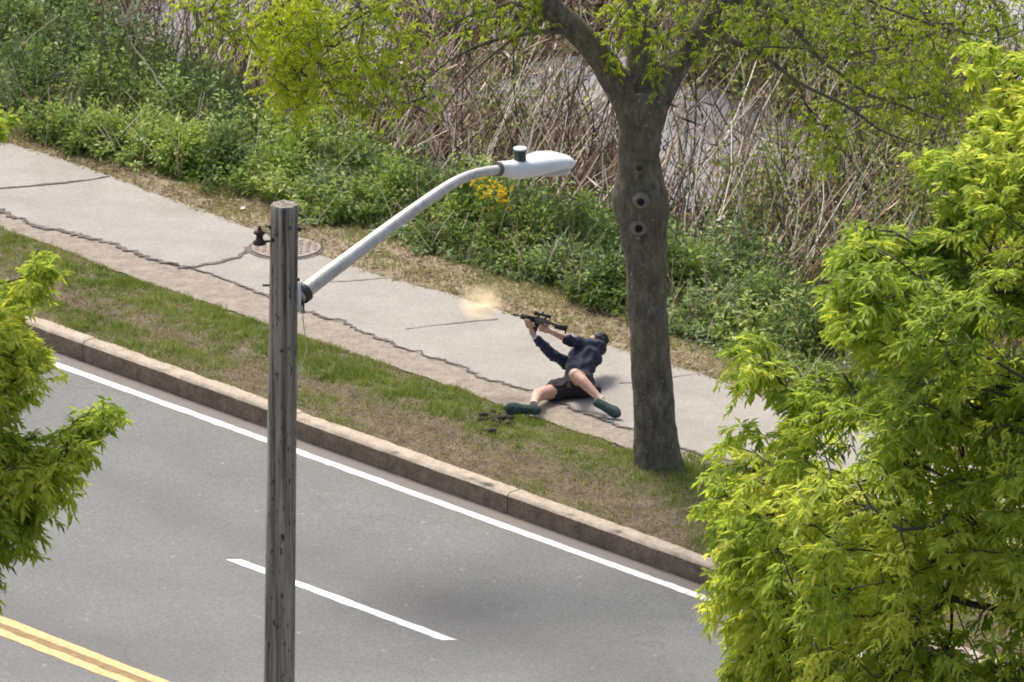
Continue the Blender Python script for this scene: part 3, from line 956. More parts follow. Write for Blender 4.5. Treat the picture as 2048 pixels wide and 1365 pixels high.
# leafy scrub near the water on the right and a little on the left (fine olive leaves)
def scrub(name, n, ulo, uhi, v0, v1, label, seed, mat, dens=.40, leafL=.05, xlo=-99, xhi=99):
    u = rng.uniform(ulo, uhi, n); v = weed_top(u) + rng.uniform(v0, v1, n)
    k = rng.uniform(0, 1, n) < np.clip((fbm(u * .75, v * .75, seed, 3) - dens) * 8, 0, 1) * (1 - .8 * open_water(u, v))
    X = O[0] + eu[0] * u + ev[0] * v; k &= (X > xlo) & (X < xhi); u, v = u[k], v[k]; n = len(u)
    z = np.maximum(z_bank_uv(u, v), WZ)
    p0 = uvP(u, v, z); hh = rng.uniform(.5, 1.9, n)
    p2 = p0 + np.stack([rng.normal(0, .35, n), rng.normal(0, .35, n), hh], 1)
    p1 = (p0 + p2) / 2 + rng.normal(0, .12, (n, 3))
    mb = MB(); mb.stems(p0, p1, p2, np.full(n, .006), np.full(n, .002), np.full(n, .1), 4)
    q = np.repeat(np.arange(n), 26); f = rng.uniform(.25, 1, len(q))[:, None]
    P = (1 - f) ** 2 * p0[q] + 2 * f * (1 - f) * p1[q] + f * f * p2[q] + rng.normal(0, .06, (len(q), 3))
    L = leafL * rng.uniform(.5, 1.4, len(q))
    mb.leaves(P, rng.normal(0, 1, (len(q), 3)), rng.normal(0, 1, (len(q), 3)) + [0, 0, .8], L, L * .45, .45 + rng.normal(0, .22, len(q)) + rng.normal(0, .15, n)[q])
    o = mb.build(name, mat)
    tag(o, label, 'scrub', kind='stuff')


_ks = None
M['olive'] = mat_leaf('olive_leaf', [(0.0, (0.12, 0.14, 0.045)), (0.5, (0.28, 0.34, 0.095)), (1.0, (0.56, 0.62, 0.25))], 0.4)
scrub('olive_scrub', 9000, -13, 10, 0.8, 10, 'thin olive green scrub growing by the water right of the trunk', 171, M['olive'], .42, .08, xlo=2.1)
scrub('thin_scrub', 1300, -24, -1.0, 0.5, 9.5, 'thin olive green scrub among the reeds left of the trunk', 181, M['olive'], .47, .07, xhi=1.6)


# ------------------------------------------------------------------ trees
def unit(a):
    a = np.asarray(a, float); return a / max(np.linalg.norm(a), 1e-9)


def in_poly(x, y, poly):
    c = False; n = len(poly); j = n - 1
    for i in range(n):
        xi, yi = poly[i]; xj, yj = poly[j]
        if (yi > y) != (yj > y) and x < (xj - xi) * (y - yi) / (yj - yi) + xi: c = not c
        j = i
    return c


def edge_dist(x, y, poly):
    best = 1e9; n = len(poly)
    for i in range(n):
        a = np.array(poly[i], float); b = np.array(poly[(i + 1) % n], float); p = np.array([x, y])
        t = np.clip(((p - a) @ (b - a)) / max((b - a) @ (b - a), 1e-9), 0, 1)
        best = min(best, np.linalg.norm(p - (a + t * (b - a))))
    return best


def spray(mb, tw, c, out, size, nleaf, L, Wd, t0, droop=0.5, tsd=0.13):
    """a shoot growing along `out` from c, hanging compound leaves on it"""
    out = unit(out)
    npts = 6
    pts = []
    side = unit(np.cross(out, [0, 0, 1]) + rng.normal(0, .3, 3))
    for i in range(npts):
        s = i / (npts - 1)
        pts.append(c + out * size * s + np.array([0, 0, -1]) * size * droop * s * s + side * size * .1 * math.sin(s * 3))
    pts = np.array(pts)
    tw.tube(pts, np.linspace(.006, .002, npts) * (size / .5), 4, cap=False, t=.3)
    nr = max(3, nleaf // 9)
    for r in range(nr):
        s = (r + .6) / nr
        i = min(int(s * (npts - 1)), npts - 2); q = s * (npts - 1) - i
        b = pts[i] * (1 - q) + pts[i + 1] * q
        dirr = unit(out * rng.uniform(.1, 1.0) + side * rng.choice([-1, 1]) * rng.uniform(.4, 1.1) + np.array([0, 0, rng.uniform(-.3, .35)]) + rng.normal(0, .3, 3))
        rl = size * rng.uniform(.30, .52)
        m_ = 9
        ss = np.linspace(.12, 1, m_)[:, None]
        P = b + dirr * rl * ss + np.array([0, 0, -1]) * rl * .45 * ss ** 2
        sd = unit(np.cross(dirr, [0, 0, 1]))
        sg = np.where(np.arange(m_) % 2 == 0, 1, -1)[:, None]
        d = dirr * .75 + sd * sg * .75 + np.array([0, 0, -1]) * rng.uniform(.2, 1.1, (m_, 1)) + rng.normal(0, .22, (m_, 3))
        mb.leaves(P, d, rng.normal(0, .35, (m_, 3)) + [0, -.1, 1], L * rng.uniform(.65, 1.25, m_), Wd * rng.uniform(.7, 1.2, m_),
                  t0 + rng.normal(0, tsd, m_))


def limb_net(tw, trunk_pts, clumps, rbase=0.05, sides=5):
    """join clump centres to the nearest inner node"""
    nodes = [np.array(p, float) for p in trunk_pts]; rad = [rbase] * len(nodes)
    tp = np.array(trunk_pts)
    order = sorted(range(len(clumps)), key=lambda i: np.min(np.linalg.norm(tp - clumps[i], axis=1)))
    parents = {}; cnt = {}
    N0 = len(nodes)
    dirs = [None] * len(clumps)
    for i in order:
        c = clumps[i]
        A = np.array(nodes)
        dd = np.linalg.norm(A - c, axis=1) + 0.6 * np.maximum(A[:, 2] - c[2], 0)
        j = int(np.argmin(dd))
        nodes.append(c); parents[len(nodes) - 1] = j
        dirs[i] = c - nodes[j]
    # radius from the number of descendants
    n = len(nodes); w = np.ones(n)
    for k in range(n - 1, N0 - 1, -1):
        w[parents[k]] += w[k]
    for k in range(N0, n):
        a = nodes[parents[k]]; b = nodes[k]
        r1 = min(rbase, .0022 * math.sqrt(w[k])) + .002
        r0 = min(rbase, .0022 * math.sqrt(w[k] + 1) + .0025)
        mid = (a + b) / 2 + rng.normal(0, .06, 3) * np.linalg.norm(b - a)
        s = np.linspace(0, 1, 6)[:, None]
        pts = (1 - s) ** 2 * a + 2 * s * (1 - s) * mid + s * s * b
        tw.tube(pts, np.linspace(r0, r1, 6), sides, cap=False, t=.55)
    return dirs


def near_tree(name, Y, polys, base_px, label, step, depth, t_bias=0.0, thin=None):
    """a tree on the near side: crown through the places the photo shows, trunk down to the ground"""
    leaf = MB(); tw = MB(); trunk = MB()
    bx = at_depth(base_px, 1000, Y)
    base = np.array([bx[0], Y, -0.02])
    cl = []; meta = []
    for poly, dens in polys:
        xs = [p[0] for p in poly]; ys = [p[1] for p in poly]
        x = min(xs)
        area = (max(xs) - min(xs)) * (max(ys) - min(ys))
        for _ in range(int(area / step ** 2 * dens)):
            x = rng.uniform(min(xs), max(xs)); y = rng.uniform(min(ys), max(ys))
            if not in_poly(x, y, poly): continue
            ed = edge_dist(x, y, poly)
            if ed < 15: continue
            if thin and rng.uniform() < thin(x, y): continue
            dp = min(ed / 150.0, 1) * depth
            yy = Y + rng.uniform(-dp, dp)
            cl.append(at_depth(x, y, yy)); meta.append((x, y, ed))
    cl = np.array(cl)
    zt = cl[:, 2].max()
    tp = [base + np.array([0.05 * math.sin(k), 0.05 * math.cos(k * 1.3), (zt - 1.2) * k / 12]) for k in range(13)]
    trunk.tube(tp, np.linspace(.19, .04, 13), 12)
    for k in range(12): trunk.tube([tp[k], tp[k + 1]], [.19 - .0125 * k, .19 - .0125 * (k + 1)], 12, cap=False)
    spine = [p for p in tp if p[2] > zt * .45]
    # denser nodes along the spine
    sp = []
    for a, b in zip(spine[:-1], spine[1:]):
        for q in np.linspace(0, 1, 5)[:-1]: sp.append(a * (1 - q) + b * q)
    dirs = limb_net(tw, sp, cl, .035)
    cen = np.array([base[0], Y, zt - 3.0])
    for i, c in enumerate(cl):
        o = unit(c - cen) * .8 + unit(dirs[i]) * .7 + np.array([0, 0, .35]) + rng.normal(0, .35, 3)
        n_ = fbm(np.array(c[0] * 1.6 + c[1]), np.array(c[2] * 1.6), 201)
        t0 = .48 + t_bias + (float(n_) - .5) * 1.3 + rng.normal(0, .09)
        ls = rng.uniform(.7, 1.25)
        spray(leaf, tw, c - unit(o) * .12, o, rng.uniform(.24, .40) * (.55 + .45 * min(meta[i][2] / 80.0, 1)), 54, .086 * ls, .026 * ls, t0)
    root = empty(name, base)
    tag(root, label, 'tree')
    trunk.build('trunk', M['bark'], root, smooth=True)
    tw.build('branch', M['twig'], root)
    leaf.build('crown', M['near_leaf'], root)
    return root


RT_POLY = [(1985, 62), (2060, 70), (2300, 140), (2500, 400), (2600, 900), (2500, 1500), (2200, 1700), (1700, 1690), (1500, 1560), (1462, 1365), (1470, 1250),
           (1425, 1200), (1430, 1120), (1455, 1080), (1400, 1040), (1392, 985), (1440, 935), (1440, 860), (1500, 820), (1540, 870), (1575, 790), (1500, 770), (1460, 755),
           (1450, 715), (1475, 650), (1530, 645), (1570, 720), (1660, 740), (1690, 690), (1650, 590), (1660, 520), (1700, 430), (1780, 440), (1850, 470), (1880, 395), (1850, 335), (1795, 320), (1840, 290), (1900, 290), (1950, 215), (1985, 180), (1965, 150), (1915, 135), (1930, 90)]


def thin_r(x, y):
    if y < 420: return 0.0
    n = float(fbm(np.array(x / 115.0), np.array(y / 90.0), 211, 3))
    return 0.0 if n > .44 else min(.90, (.44 - n) * 10)


near_tree('leafy_tree', 66.0, [(RT_POLY, 1.08)], 2120, 'large yellow-green leafy tree filling the right side in front of the road', 19, 1.5, .02, thin_r)
LT_A = [(-500, 420), (-120, 500), (0, 560), (45, 480), (105, 478), (118, 520), (88, 590), (70, 640), (100, 700), (115, 745), (70, 790), (20, 850), (105, 850), (170, 800), (215, 785),
        (240, 815), (215, 860), (180, 900), (165, 955), (120, 1000), (65, 1050), (60, 1085), (0, 1105), (-120, 1300), (-500, 1400)]
LT_B = [(-160, 150), (-10, 180), (12, 200), (10, 260), (-20, 285), (-150, 300)]
near_tree('leafy_tree', 70.0, [(LT_A, 1.2), (LT_B, 1.0)], -330, 'yellow-green leafy tree reaching in from the left edge over the road', 19, 1.1, .0)

# ---- the tree between path and kerb
TB = ground(1316, 938)
TY = TB[1]
troot = empty('street_tree', TB)
tag(troot, 'large thick-trunked tree forking high up on the grass beside the path', 'tree')


def px_tube(pts, sides=20, mb=None, k=4, t=.5, lump=0.0, dy=None):
    """limb from photo points (x, y, width px, depth offset)"""
    mb = mb or MB()
    P = []; Rr = []
    for (x, y, w, d) in pts:
        p = at_depth(x, y, TY + d); P.append(p); Rr.append(w / 2 * np.linalg.norm(p - CAMP) / FPX)
    P = np.array(P); Rr = np.array(Rr)
    L = np.concatenate([[0], np.cumsum(np.linalg.norm(np.diff(P, axis=0), axis=1))])
    n = max(len(P) * k, 6)
    s = np.linspace(0, L[-1], n)
    # smooth interpolation (catmull-like through cubic hermite)
    out = np.stack([np.interp(s, L, P[:, i]) for i in range(3)], 1)
    for _ in range(2):
        out[1:-1] = out[1:-1] * .5 + (out[:-2] + out[2:]) * .25
    mb.tube(out, np.interp(s, L, Rr), sides, t=t)
    return mb


tr = px_tube([(1316, 950, 112, 0), (1315, 925, 98, 0), (1312, 890, 90, 0), (1308, 820, 84, 0), (1302, 720, 79, 0), (1296, 640, 78, 0), (1292, 560, 82, 0), (1290, 500, 88, 0), (1287, 455, 96, 0),
              (1283, 415, 110, 0), (1279, 385, 112, 0), (1280, 350, 96, 0), (1278, 310, 84, 0), (1281, 260, 84, 0), (1286, 215, 88, 0), (1288, 195, 84, 0), (1288, 180, 70, 0)], 40, k=6)
px_tube([(1280, 255, 74, -.02), (1258, 205, 68, -.03), (1233, 165, 60, -.05), (1205, 120, 55, -.1), (1170, 78, 52, -.2), (1130, 40, 46, -.3), (1095, 5, 40, -.4), (1050, -60, 32, -.6), (960, -160, 20, -.9), (840, -240, 10, -1.1)], 24, tr, k=5)
px_tube([(1290, 200, 78, .05), (1287, 150, 68, .1), (1282, 100, 58, .15), (1276, 50, 55, .2), (1272, 0, 50, .3), (1260, -120, 42, .5), (1300, -300, 28, .7), (1330, -480, 12, .8)], 24, tr, k=5)
px_tube([(1293, 250, 70, .0), (1316, 192, 62, .0), (1348, 140, 50, 0), (1390, 85, 46, .05), (1420, 30, 44, .1), (1438, -20, 40, .2), (1480, -130, 30, .4), (1560, -280, 14, .6)], 24, tr, k=5)
for _i, _v in enumerate(tr.v):
    _n = np.array([[mnoise.noise(Vector(q * 3.0)), mnoise.noise(Vector(q * 3.0 + 9.0)), 0.0] for q in _v]) + .45 * np.array([[mnoise.noise(Vector(q * 9.0)), mnoise.noise(Vector(q * 9.0 + 9.0)), 0.0] for q in _v])
    tr.v[_i] = _v + _n * .022
tob = tr.build('trunk', M['bark'], troot, smooth=True)
# knots
for (x, y, r) in ((1281, 386, 14), (1277, 441, 15), (1258, 388, 0), (1278, 322, 10)):
    if r == 0: continue
    p = at_depth(x, y, TY); rad = r * np.linalg.norm(p - CAMP) / FPX
    wloc = {386: 118, 441: 106, 322: 92}[y] / 2 * np.linalg.norm(p - CAMP) / FPX
    off = (x - {386: 1279, 441: 1286, 322: 1278}[y]) * np.linalg.norm(p - CAMP) / FPX
    dep = math.sqrt(max(wloc ** 2 - off ** 2, 0))
    c = p + np.array([0, -dep - .022, 0])
    aa = np.linspace(0, 2 * np.pi, 20, endpoint=False)
    kn = MB()
    rings = [(rad * 1.25, .06), (rad * 1.0, .012), (rad * .82, .002), (rad * .62, -.005), (rad * .5, .004)]
    if r == 10: rings = [(rad * 1.6, .012), (rad * 1.3, -.004), (rad * 1.1, .0), (rad * .6, -.006)]
    Pk = np.concatenate([np.stack([c[0] + q * np.cos(aa), np.full(20, c[1] + dz), c[2] + q * 1.0 * np.sin(aa)], 1) for q, dz in rings])
    f = [[i * 20 + j, i * 20 + (j + 1) % 20, (i + 1) * 20 + (j + 1) % 20, (i + 1) * 20 + j] for i in range(len(rings) - 1) for j in range(20)]
    kn.add(Pk, f)
    ko = kn.build('knot', M['knot'] if r != 10 else M['bark'], troot)
    hb = MB(); hb.ellipsoid(c + [0, .004, 0], (rad * .52, .012, rad * .62), n=8)
    if r != 10:
        hb.build('knot_hole', M['hole'], ko)

# branches: visible ones as in the photograph, then a crown above the frame
br = MB()
vis = [
    [(1128, 45, 26, -.3), (1080, 22, 18, -.4), (1020, 5, 12, -.5), (940, 30, 8, -.6), (860, 75, 5, -.7)],
    [(1140, 60, 20, -.3), (1080, 62, 14, -.35), (1020, 75, 10, -.4), (960, 92, 8, -.5), (900, 118, 5, -.6), (850, 160, 3, -.7)],
    [(1110, 25, 16, -.3), (1060, 50, 9, -.2), (1000, 100, 6, -.1), (930, 160, 4, 0), (880, 230, 3, .1)],
    [(1090, 0, 16, -.3), (960, -30, 12, -.5), (820, -20, 9, -.8), (720, 30, 6, -.9), (640, 90, 4, -1.), (590, 150, 3, -1.)],
    [(960, -30, 12, -.5), (800, -60, 10, -.8), (640, -40, 8, -1.), (540, 20, 5, -1.1), (470, 95, 3, -1.2)],
    [(800, -60, 10, -.8), (600, -110, 8, -1.2), (470, -60, 6, -1.3), (410, 40, 4, -1.4), (380, 70, 3, -1.4)],
    [(1435, 5, 26, .1), (1500, 0, 17, .1), (1555, 25, 14, .1), (1600, 65, 12, .1), (1640, 120, 10, .1), (1690, 150, 9, .1), (1730, 190, 6, 0), (1800, 215, 4, 0), (1880, 240, 3, 0)],
    [(1425, 20, 22, .0), (1450, 82, 13, 0), (1500, 92, 11, -.1), (1550, 130, 10, -.1), (1590, 160, 9, -.1), (1640, 185, 7, -.1), (1700, 215, 6, -.1), (1760, 262, 5, -.2), (1850, 292, 3, -.2)],
    [(1640, 120, 7, .1), (1700, 110, 5, .1), (1780, 95, 4, 0), (1880, 60, 3, 0)],
    [(1500, 92, 6, -.1), (1580, 95, 5, -.1), (1660, 105, 4, -.1), (1750, 130, 3, -.1)],
    [(1730, 190, 5, 0), (1780, 200, 4, 0), (1850, 190, 3, -.1), (1950, 150, 2, -.1)],
    [(1590, 160, 5, -.1), (1610, 210, 4, 0), (1650, 250, 3, 0), (1680, 300, 2, .1)],
    [(1438, -20, 20, .2), (1540, -60, 14, .2), (1660, -40, 10, .1), (1780, 20, 7, .1), (1900, 60, 4, 0), (2000, 80, 3, 0)],
    [(1700, 215, 5, -.1), (1760, 210, 4, -.1), (1830, 195, 3, -.1)],
    [(1272, 60, 9, .1), (1240, 20, 6, -.1), (1222, 60, 4, -.2), (1215, 130, 3, -.25)],
    [(1272, 20, 8, .1), (1310, 40, 5, -.1), (1330, 90, 4, -.15), (1318, 150, 3, -.2)],
]
for b in vis:
    bb = [(x + rng.normal(0, 2), y + rng.normal(0, 2), w, d) for x, y, w, d in b]
    px_tube(bb, 6, br, k=3, t=.25)
leaf = MB(); clump_pts = []


def region(poly, n, dlo, dhi, size, nleaf, t0, L=.055, W_=.02):
    xs = [p[0] for p in poly]; ys = [p[1] for p in poly]; c = 0; tries = 0
    while c < n and tries < n * 30:
        tries += 1
        x = rng.uniform(min(xs), max(xs)); y = rng.uniform(min(ys), max(ys))
        if not in_poly(x, y, poly): continue
        p = at_depth(x, y, TY + rng.uniform(dlo, dhi))
        clump_pts.append((p, size * rng.uniform(.7, 1.3), nleaf, t0 + rng.normal(0, .1), L, W_)); c += 1


region([(515, -20), (640, -20), (650, 60), (640, 130), (625, 190), (600, 225), (575, 200), (540, 170), (510, 110)], 190, -1.5, -.7, .26, 36, .78)
region([(640, -20), (800, -20), (860, 60), (800, 130), (740, 170), (650, 190), (640, 100)], 150, -1.3, -.4, .26, 27, .6)
region([(380, -20), (515, -20), (510, 80), (450, 90), (400, 60)], 50, -1.6, -1.0, .25, 27, .55)
region([(640, 120), (860, 100), (900, 200), (760, 230), (640, 210)], 70, -1.2, -.2, .22, 18, .38)
region([(850, -20), (1100, -20), (1080, 40), (900, 80)], 60, -.9, -.2, .24, 18, .4)
region([(1200, -20), (1270, -20), (1250, 90), (1235, 160), (1205, 110)], 22, -.5, -.2, .2, 18, .62)
region([(1300, -10), (1440, -10), (1440, 70), (1370, 130), (1300, 150), (1290, 60)], 36, -.5, 0, .22, 27, .5)
region([(1440, -20), (1700, -20), (1760, 60), (1700, 120), (1560, 100), (1450, 70)], 95, -.5, .6, .25, 18, .40)
region([(1660, 60), (1900, 20), (1990, 90), (1960, 200), (1850, 260), (1740, 230), (1690, 160)], 190, -.5, .7, .26, 27, .5)
region([(1600, 190), (1680, 210), (1690, 290), (1640, 330), (1590, 260)], 50, -.3, .4, .22, 18, .5)
region([(1700, -30), (2060, -30), (2060, 80), (1900, 60)], 110, -.5, .7, .26, 18, .5)
region([(1240, -20), (1330, -20), (1340, 90), (1260, 60)], 22, -.7, -.3, .2, 18, .6)
region([(330, -20), (380, -20), (390, 40), (330, 30)], 4, -1.4, -1., .22, 18, .7)
# crown above the frame (thin spring foliage)
for k in range(300):
    th = rng.uniform(0, 2 * np.pi); rr_ = math.sqrt(rng.uniform(0, 1)) * 4.2
    zc = at_depth(1270, -60, TY)[2]
    z = zc + rng.uniform(.2, 4.5)
    rr_ *= max(.35, 1 - ((z - zc - 1.8) / 3.6) ** 2)
    c = np.array([at_depth(1250, 0, TY)[0] + rr_ * math.cos(th), TY + rr_ * math.sin(th), z])
    d_ = c - CAMP
    yy = H0 / 2 - FPX * (d_ @ UP) / (d_ @ FW)
    if yy < -60:
        clump_pts.append((c, .34, 18, .5 + rng.normal(0, .1), .06, .024))
cps = np.array([c[0] for c in clump_pts])
nodes = []
for b in vis:
    for (x, y, w, d) in b: nodes.append(at_depth(x, y, TY + d))
for (x, y, d) in ((1270, 0, .3), (1260, -120, .5), (1300, -300, .7), (1320, -420, .8), (1050, -60, -.6), (960, -160, -.9), (840, -240, -1.1), (1480, -130, .4), (1560, -280, .6)):
    nodes.append(at_depth(x, y, TY + d))
dirs = limb_net(br, nodes, cps, .03, 4)
for i, (c, size, nl, t0, L, W_) in enumerate(clump_pts):
    o = unit(dirs[i]) + np.array([0, 0, -.25]) + rng.normal(0, .45, 3)
    spray(leaf, br, c - unit(o) * size * .4, o, size, nl, L, W_, t0, droop=.45, tsd=.15)
# long hanging bare twigs
n = 150
q = rng.choice(len(nodes), n); p0 = np.array(nodes)[q]
p2 = p0 + np.stack([rng.normal(0, .45, n), rng.normal(0, .3, n), rng.uniform(-.75, .25, n)], 1)
br.stems(p0, (p0 + p2) / 2 + rng.normal(0, .12, (n, 3)) + [0, 0, .1], p2, np.full(n, .006), np.full(n, .002), np.full(n, .15), 5)
br.build('branch', M['bark'], troot)
leaf.build('crown', M['far_leaf'], troot)

# grass tuft at the tree foot
mb = MB(); n = 2600
a = rng.uniform(0, 2 * np.pi, n); r = rng.uniform(.22, .62, n)
pu = TB + np.stack([np.cos(a) * r * 1.25, np.sin(a) * r - .1, np.zeros(n)], 1)
lean = rng.normal(0, .04, (n, 3)); lean[:, 2] = 0
mb.blades(pu, rng.uniform(.04, .15, n) * (1.2 - r), rng.uniform(.008, .016, n), lean, rng.uniform(.1, .7, n))
o = mb.build('long_grass', M['grass'])
tag(o, 'longer green grass round the foot of the thick tree trunk', 'grass', kind='stuff')


# ------------------------------------------------------------------ bushes, flowers, single stalks
def bush(px, py, rx, h, label, mat, seed, tb=0.0, n=420, leaf=.06):
    p = ground(px, py)
    u_, v_ = to_uv(p)
    zb = float(z_bank_uv(np.array([u_]), np.array([v_]))[0])
    p = from_uv(u_, v_, zb)
    root = empty('bush', p)
    tag(root, label, 'bush', 'leafy bushes on the bank beside the path')
    st = MB(); lf = MB()
    k = 26
    a = rng.uniform(0, 2 * np.pi, k); r = rx * np.sqrt(rng.uniform(0, 1, k))
    tip = p + np.stack([np.cos(a) * r, np.sin(a) * r, h * (1.05 - .5 * (r / rx) ** 2) * rng.uniform(.7, 1.1, k)], 1)
    p0 = np.repeat(p[None], k, 0) + np.stack([np.cos(a) * r * .25, np.sin(a) * r * .25, np.zeros(k)], 1)
    p1 = (p0 + tip) / 2 + rng.normal(0, .04, (k, 3))
    st.stems(p0, p1, tip, np.full(k, .006), np.full(k, .003), np.full(k, .3), 4)
    q = rng.integers(0, k, n * 3); f = rng.uniform(.25, 1.03, len(q))[:, None]
    P = (1 - f) ** 2 * p0[q] + 2 * f * (1 - f) * p1[q] + f * f * tip[q] + rng.normal(0, .055, (len(q), 3))
    P[:, 2] = np.maximum(P[:, 2], zb + .01)
    out = P - (p + [0, 0, h * .3]); L = leaf * rng.uniform(.6, 1.5, len(q))
    lf.leaves(P, out + rng.normal(0, .12, out.shape), rng.normal(0, .35, out.shape) + [0, 0, 1], L, L * rng.uniform(.35, .6, len(q)),
              .42 + tb + rng.normal(0, .14, len(q)) + rng.normal(0, .1, k)[q])
    st.build('stem', M['dark_weed'], root)
    lf.build('foliage', mat, root)


bush(60, 215, .55, .75, 'dark green bush at the left edge, the highest up the bank', M['dark_weed'], 1, .1)
bush(170, 290, .40, .45, 'bright feathery green bush left of the thin brown upright stem', M['weed'], 2, .25)
bush(265, 300, .45, .5, 'bright green bush on the bank between the brown stem and the leaning pale cane', M['weed'], 3, .2)
bush(350, 335, .42, .5, 'yellow-green bush just below the foot of the leaning pale cane', M['weed'], 4, .3)
bush(455, 345, .40, .5, 'dark bushy weed below the bright overhanging branch', M['dark_weed'], 5, .15)
bush(560, 370, .42, .5, 'green bush on the bank above the top of the wooden pole', M['weed'], 6, .15)
bush(650, 400, .42, .30, 'pale silvery low bush behind the pole top, by the white litter', M['silver_weed'], 7, .15)
bush(790, 420, .42, .42, 'green bush on the bank behind the sloping lamp arm', M['weed'], 8, .2)
bush(905, 470, .40, .42, 'green bush just below left of the yellow flowers', M['weed'], 9, .15)
bush(1060, 500, .42, .5, 'light green bush below the lamp head, left of the dark bushes', M['weed'], 10, .3)
bush(1125, 560, .36, .40, 'dark green bush second left of the thick trunk', M['dark_weed'], 11, .2)
bush(1200, 590, .36, .48, 'dark green bush touching the left side of the thick trunk', M['dark_weed'], 12, .1)
bush(1390, 590, .36, .55, 'bright green bush immediately right of the thick trunk', M['weed'], 13, .2)
bush(1450, 645, .45, .5, 'deep green bush two places right of the thick trunk', M['dark_weed'], 14, .3)
bush(1545, 650, .45, .55, 'deep green broad bush below the russet stems', M['dark_weed'], 15, .3)
bush(1625, 700, .45, .5, 'grey-green bush closest to the large right tree', M['dark_weed'], 16, .15)

# yellow flower clump
fp = ground(990, 500)
u_, v_ = to_uv(fp); fp = from_uv(u_, v_, float(z_bank_uv(np.array([u_]), np.array([v_]))[0]))
root = empty('flowering_plant', fp)
tag(root, 'clump of bright yellow flowers on the bank just below the lamp head', 'flowers')
n = 46
pxs = rng.normal(0, 1, n); pys = rng.normal(0, 1, n)
tips = []
for i in range(n):
    s = rng.uniform(-1, 1)
    x = 985 + s * 32 + rng.normal(0, 9); y = 384 + s * 18 + rng.normal(0, 14)
    tips.append(at_depth(x, y, fp[1] + rng.uniform(-.15, .15)))
tips = np.array(tips); p0 = fp + rng.normal(0, .05, (n, 3)) * [1, 1, 0]
st = MB(); st.stems(p0, (p0 + tips) / 2 + rng.normal(0, .02, (n, 3)), tips, np.full(n, .003), np.full(n, .002), np.full(n, .5), 3)
st.build('stem', M['weed'], root)
for i in range(n):
  fl = MB(); q = np.repeat(i, 10)
  fl.leaves(tips[q] + rng.normal(0, .006, (len(q), 3)), rng.normal(0, 1, (len(q), 3)) + [0, -.4, .5], rng.normal(0, 1, (len(q), 3)), rng.uniform(.022, .042, len(q)), rng.uniform(.016, .028, len(q)), rng.uniform(0, 1, len(q)))
  fl.build('flower', M['flower'], root)
lf = MB(); q = rng.integers(0, n, 500); f = rng.uniform(.1, .8, 500)[:, None]
lf.leaves(p0[q] + (tips[q] - p0[q]) * f, rng.normal(0, 1, (500, 3)), rng.normal(0, .4, (500, 3)) + [0, 0, 1], .05, .018, rng.uniform(.2, .9, 500))
lf.build('foliage', M['weed'], root)


def stalk(name, pts, w, mat, label, cat, Yoff=0.3, base_px=None):
    b = ground(*base_px) if base_px else ground(pts[0][0], pts[0][1] + 20)
    Y = b[1]
    P = np.array([at_depth(x, y, Y + Yoff * i / len(pts)) for i, (x, y) in enumerate(pts)])
    zb = float(z_bank_uv(*[np.array([q]) for q in to_uv(P[0])])[0])
    P = np.concatenate([[[P[0][0], P[0][1], zb]], P])
    mb = MB()
    s = np.linspace(0, len(P) - 1, 14)
    Q = np.stack([np.interp(s, np.arange(len(P)), P[:, i]) for i in range(3)], 1)
    Q[1:-1] += rng.normal(0, .008, Q[1:-1].shape)
    mb.tube(Q, np.linspace(w, w * .5, 14), 6)
    o = mb.build(name, mat, origin=P[0])
    tag(o, label, cat)
    return o


stalk('leaning_cane', [(345, 208), (308, 150), (262, 85)], .016, M['straw'], 'pale bare cane leaning left out of the weeds on the upper left bank', 'cane', base_px=(345, 270))
stalk('thin_stem', [(200, 170), (204, 80), (208, -60)], .014, M['brown_stem'], 'thin brown upright stem standing in the weeds at upper left', 'stem', base_px=(200, 235))
stalk('thin_stem', [(308, 190), (309, 60), (306, -60)], .009, M['brown_stem'], 'very thin dark upright stem just right of the leaning pale cane top', 'stem', base_px=(308, 240))
stalk('dry_stalk', [(946, 338), (938, 300), (937, 262)], .012, M['straw'], 'short pale dry stalk standing straight up behind the lamp arm bend', 'stalk', base_px=(946, 420))
stalk('dry_stalk', [(1725, 400), (1680, 300), (1618, 235)], .012, M['straw'], 'long pale dry stalk leaning left, the longest right of the trunk', 'stalk', base_px=(1740, 640))
stalk('dry_stalk', [(1668, 410), (1645, 330), (1632, 250)], .010, M['straw'], 'thin pale dry stalk standing left of the longest leaning stalk', 'stalk', base_px=(1668, 630))
stalk('dry_stalk', [(1752, 390), (1712, 330), (1695, 260)], .010, M['straw'], 'thin pale dry stalk standing right of the longest leaning stalk', 'stalk', base_px=(1760, 640))


def litter(px, py, s, label):
    p = ground(px, py)
    u_, v_ = to_uv(p); p = from_uv(u_, v_, float(z_bank_uv(np.array([u_]), np.array([v_]))[0]) + .02)
    mb = MB(); m_ = 6
    g = np.linspace(-1, 1, m_)
    X, Y2 = np.meshgrid(g, g, indexing='ij')
    Z = rng.normal(0, .22, X.shape) + .6 + .3 * X
    for sg in (0, 1):
        P = np.stack([p[0] + X * s + rng.normal(0, .1 * s, X.shape) * 0, p[1] + Y2 * s * .8, p[2] + (Z - sg * .25) * s * .6], -1).reshape(-1, 3)
        f = [[i * m_ + j, (i + 1) * m_ + j, (i + 1) * m_ + j + 1, i * m_ + j + 1] for i in range(m_ - 1) for j in range(m_ - 1) if not (i in (0, m_ - 2) and j in (0, m_ - 2))]
        mb.add(P, f)
    o = mb.build('litter', M['litter'], origin=p)
    tag(o, label, 'litter')


litter(680, 437, .045, 'crumpled white scrap on the dry strip right of the wooden pole')
litter(485, 423, .035, 'small pale scrap on the dry strip left of the wooden pole')
litter(120, 101 + 40, .04, 'tiny white scrap caught high in the weeds at upper left')

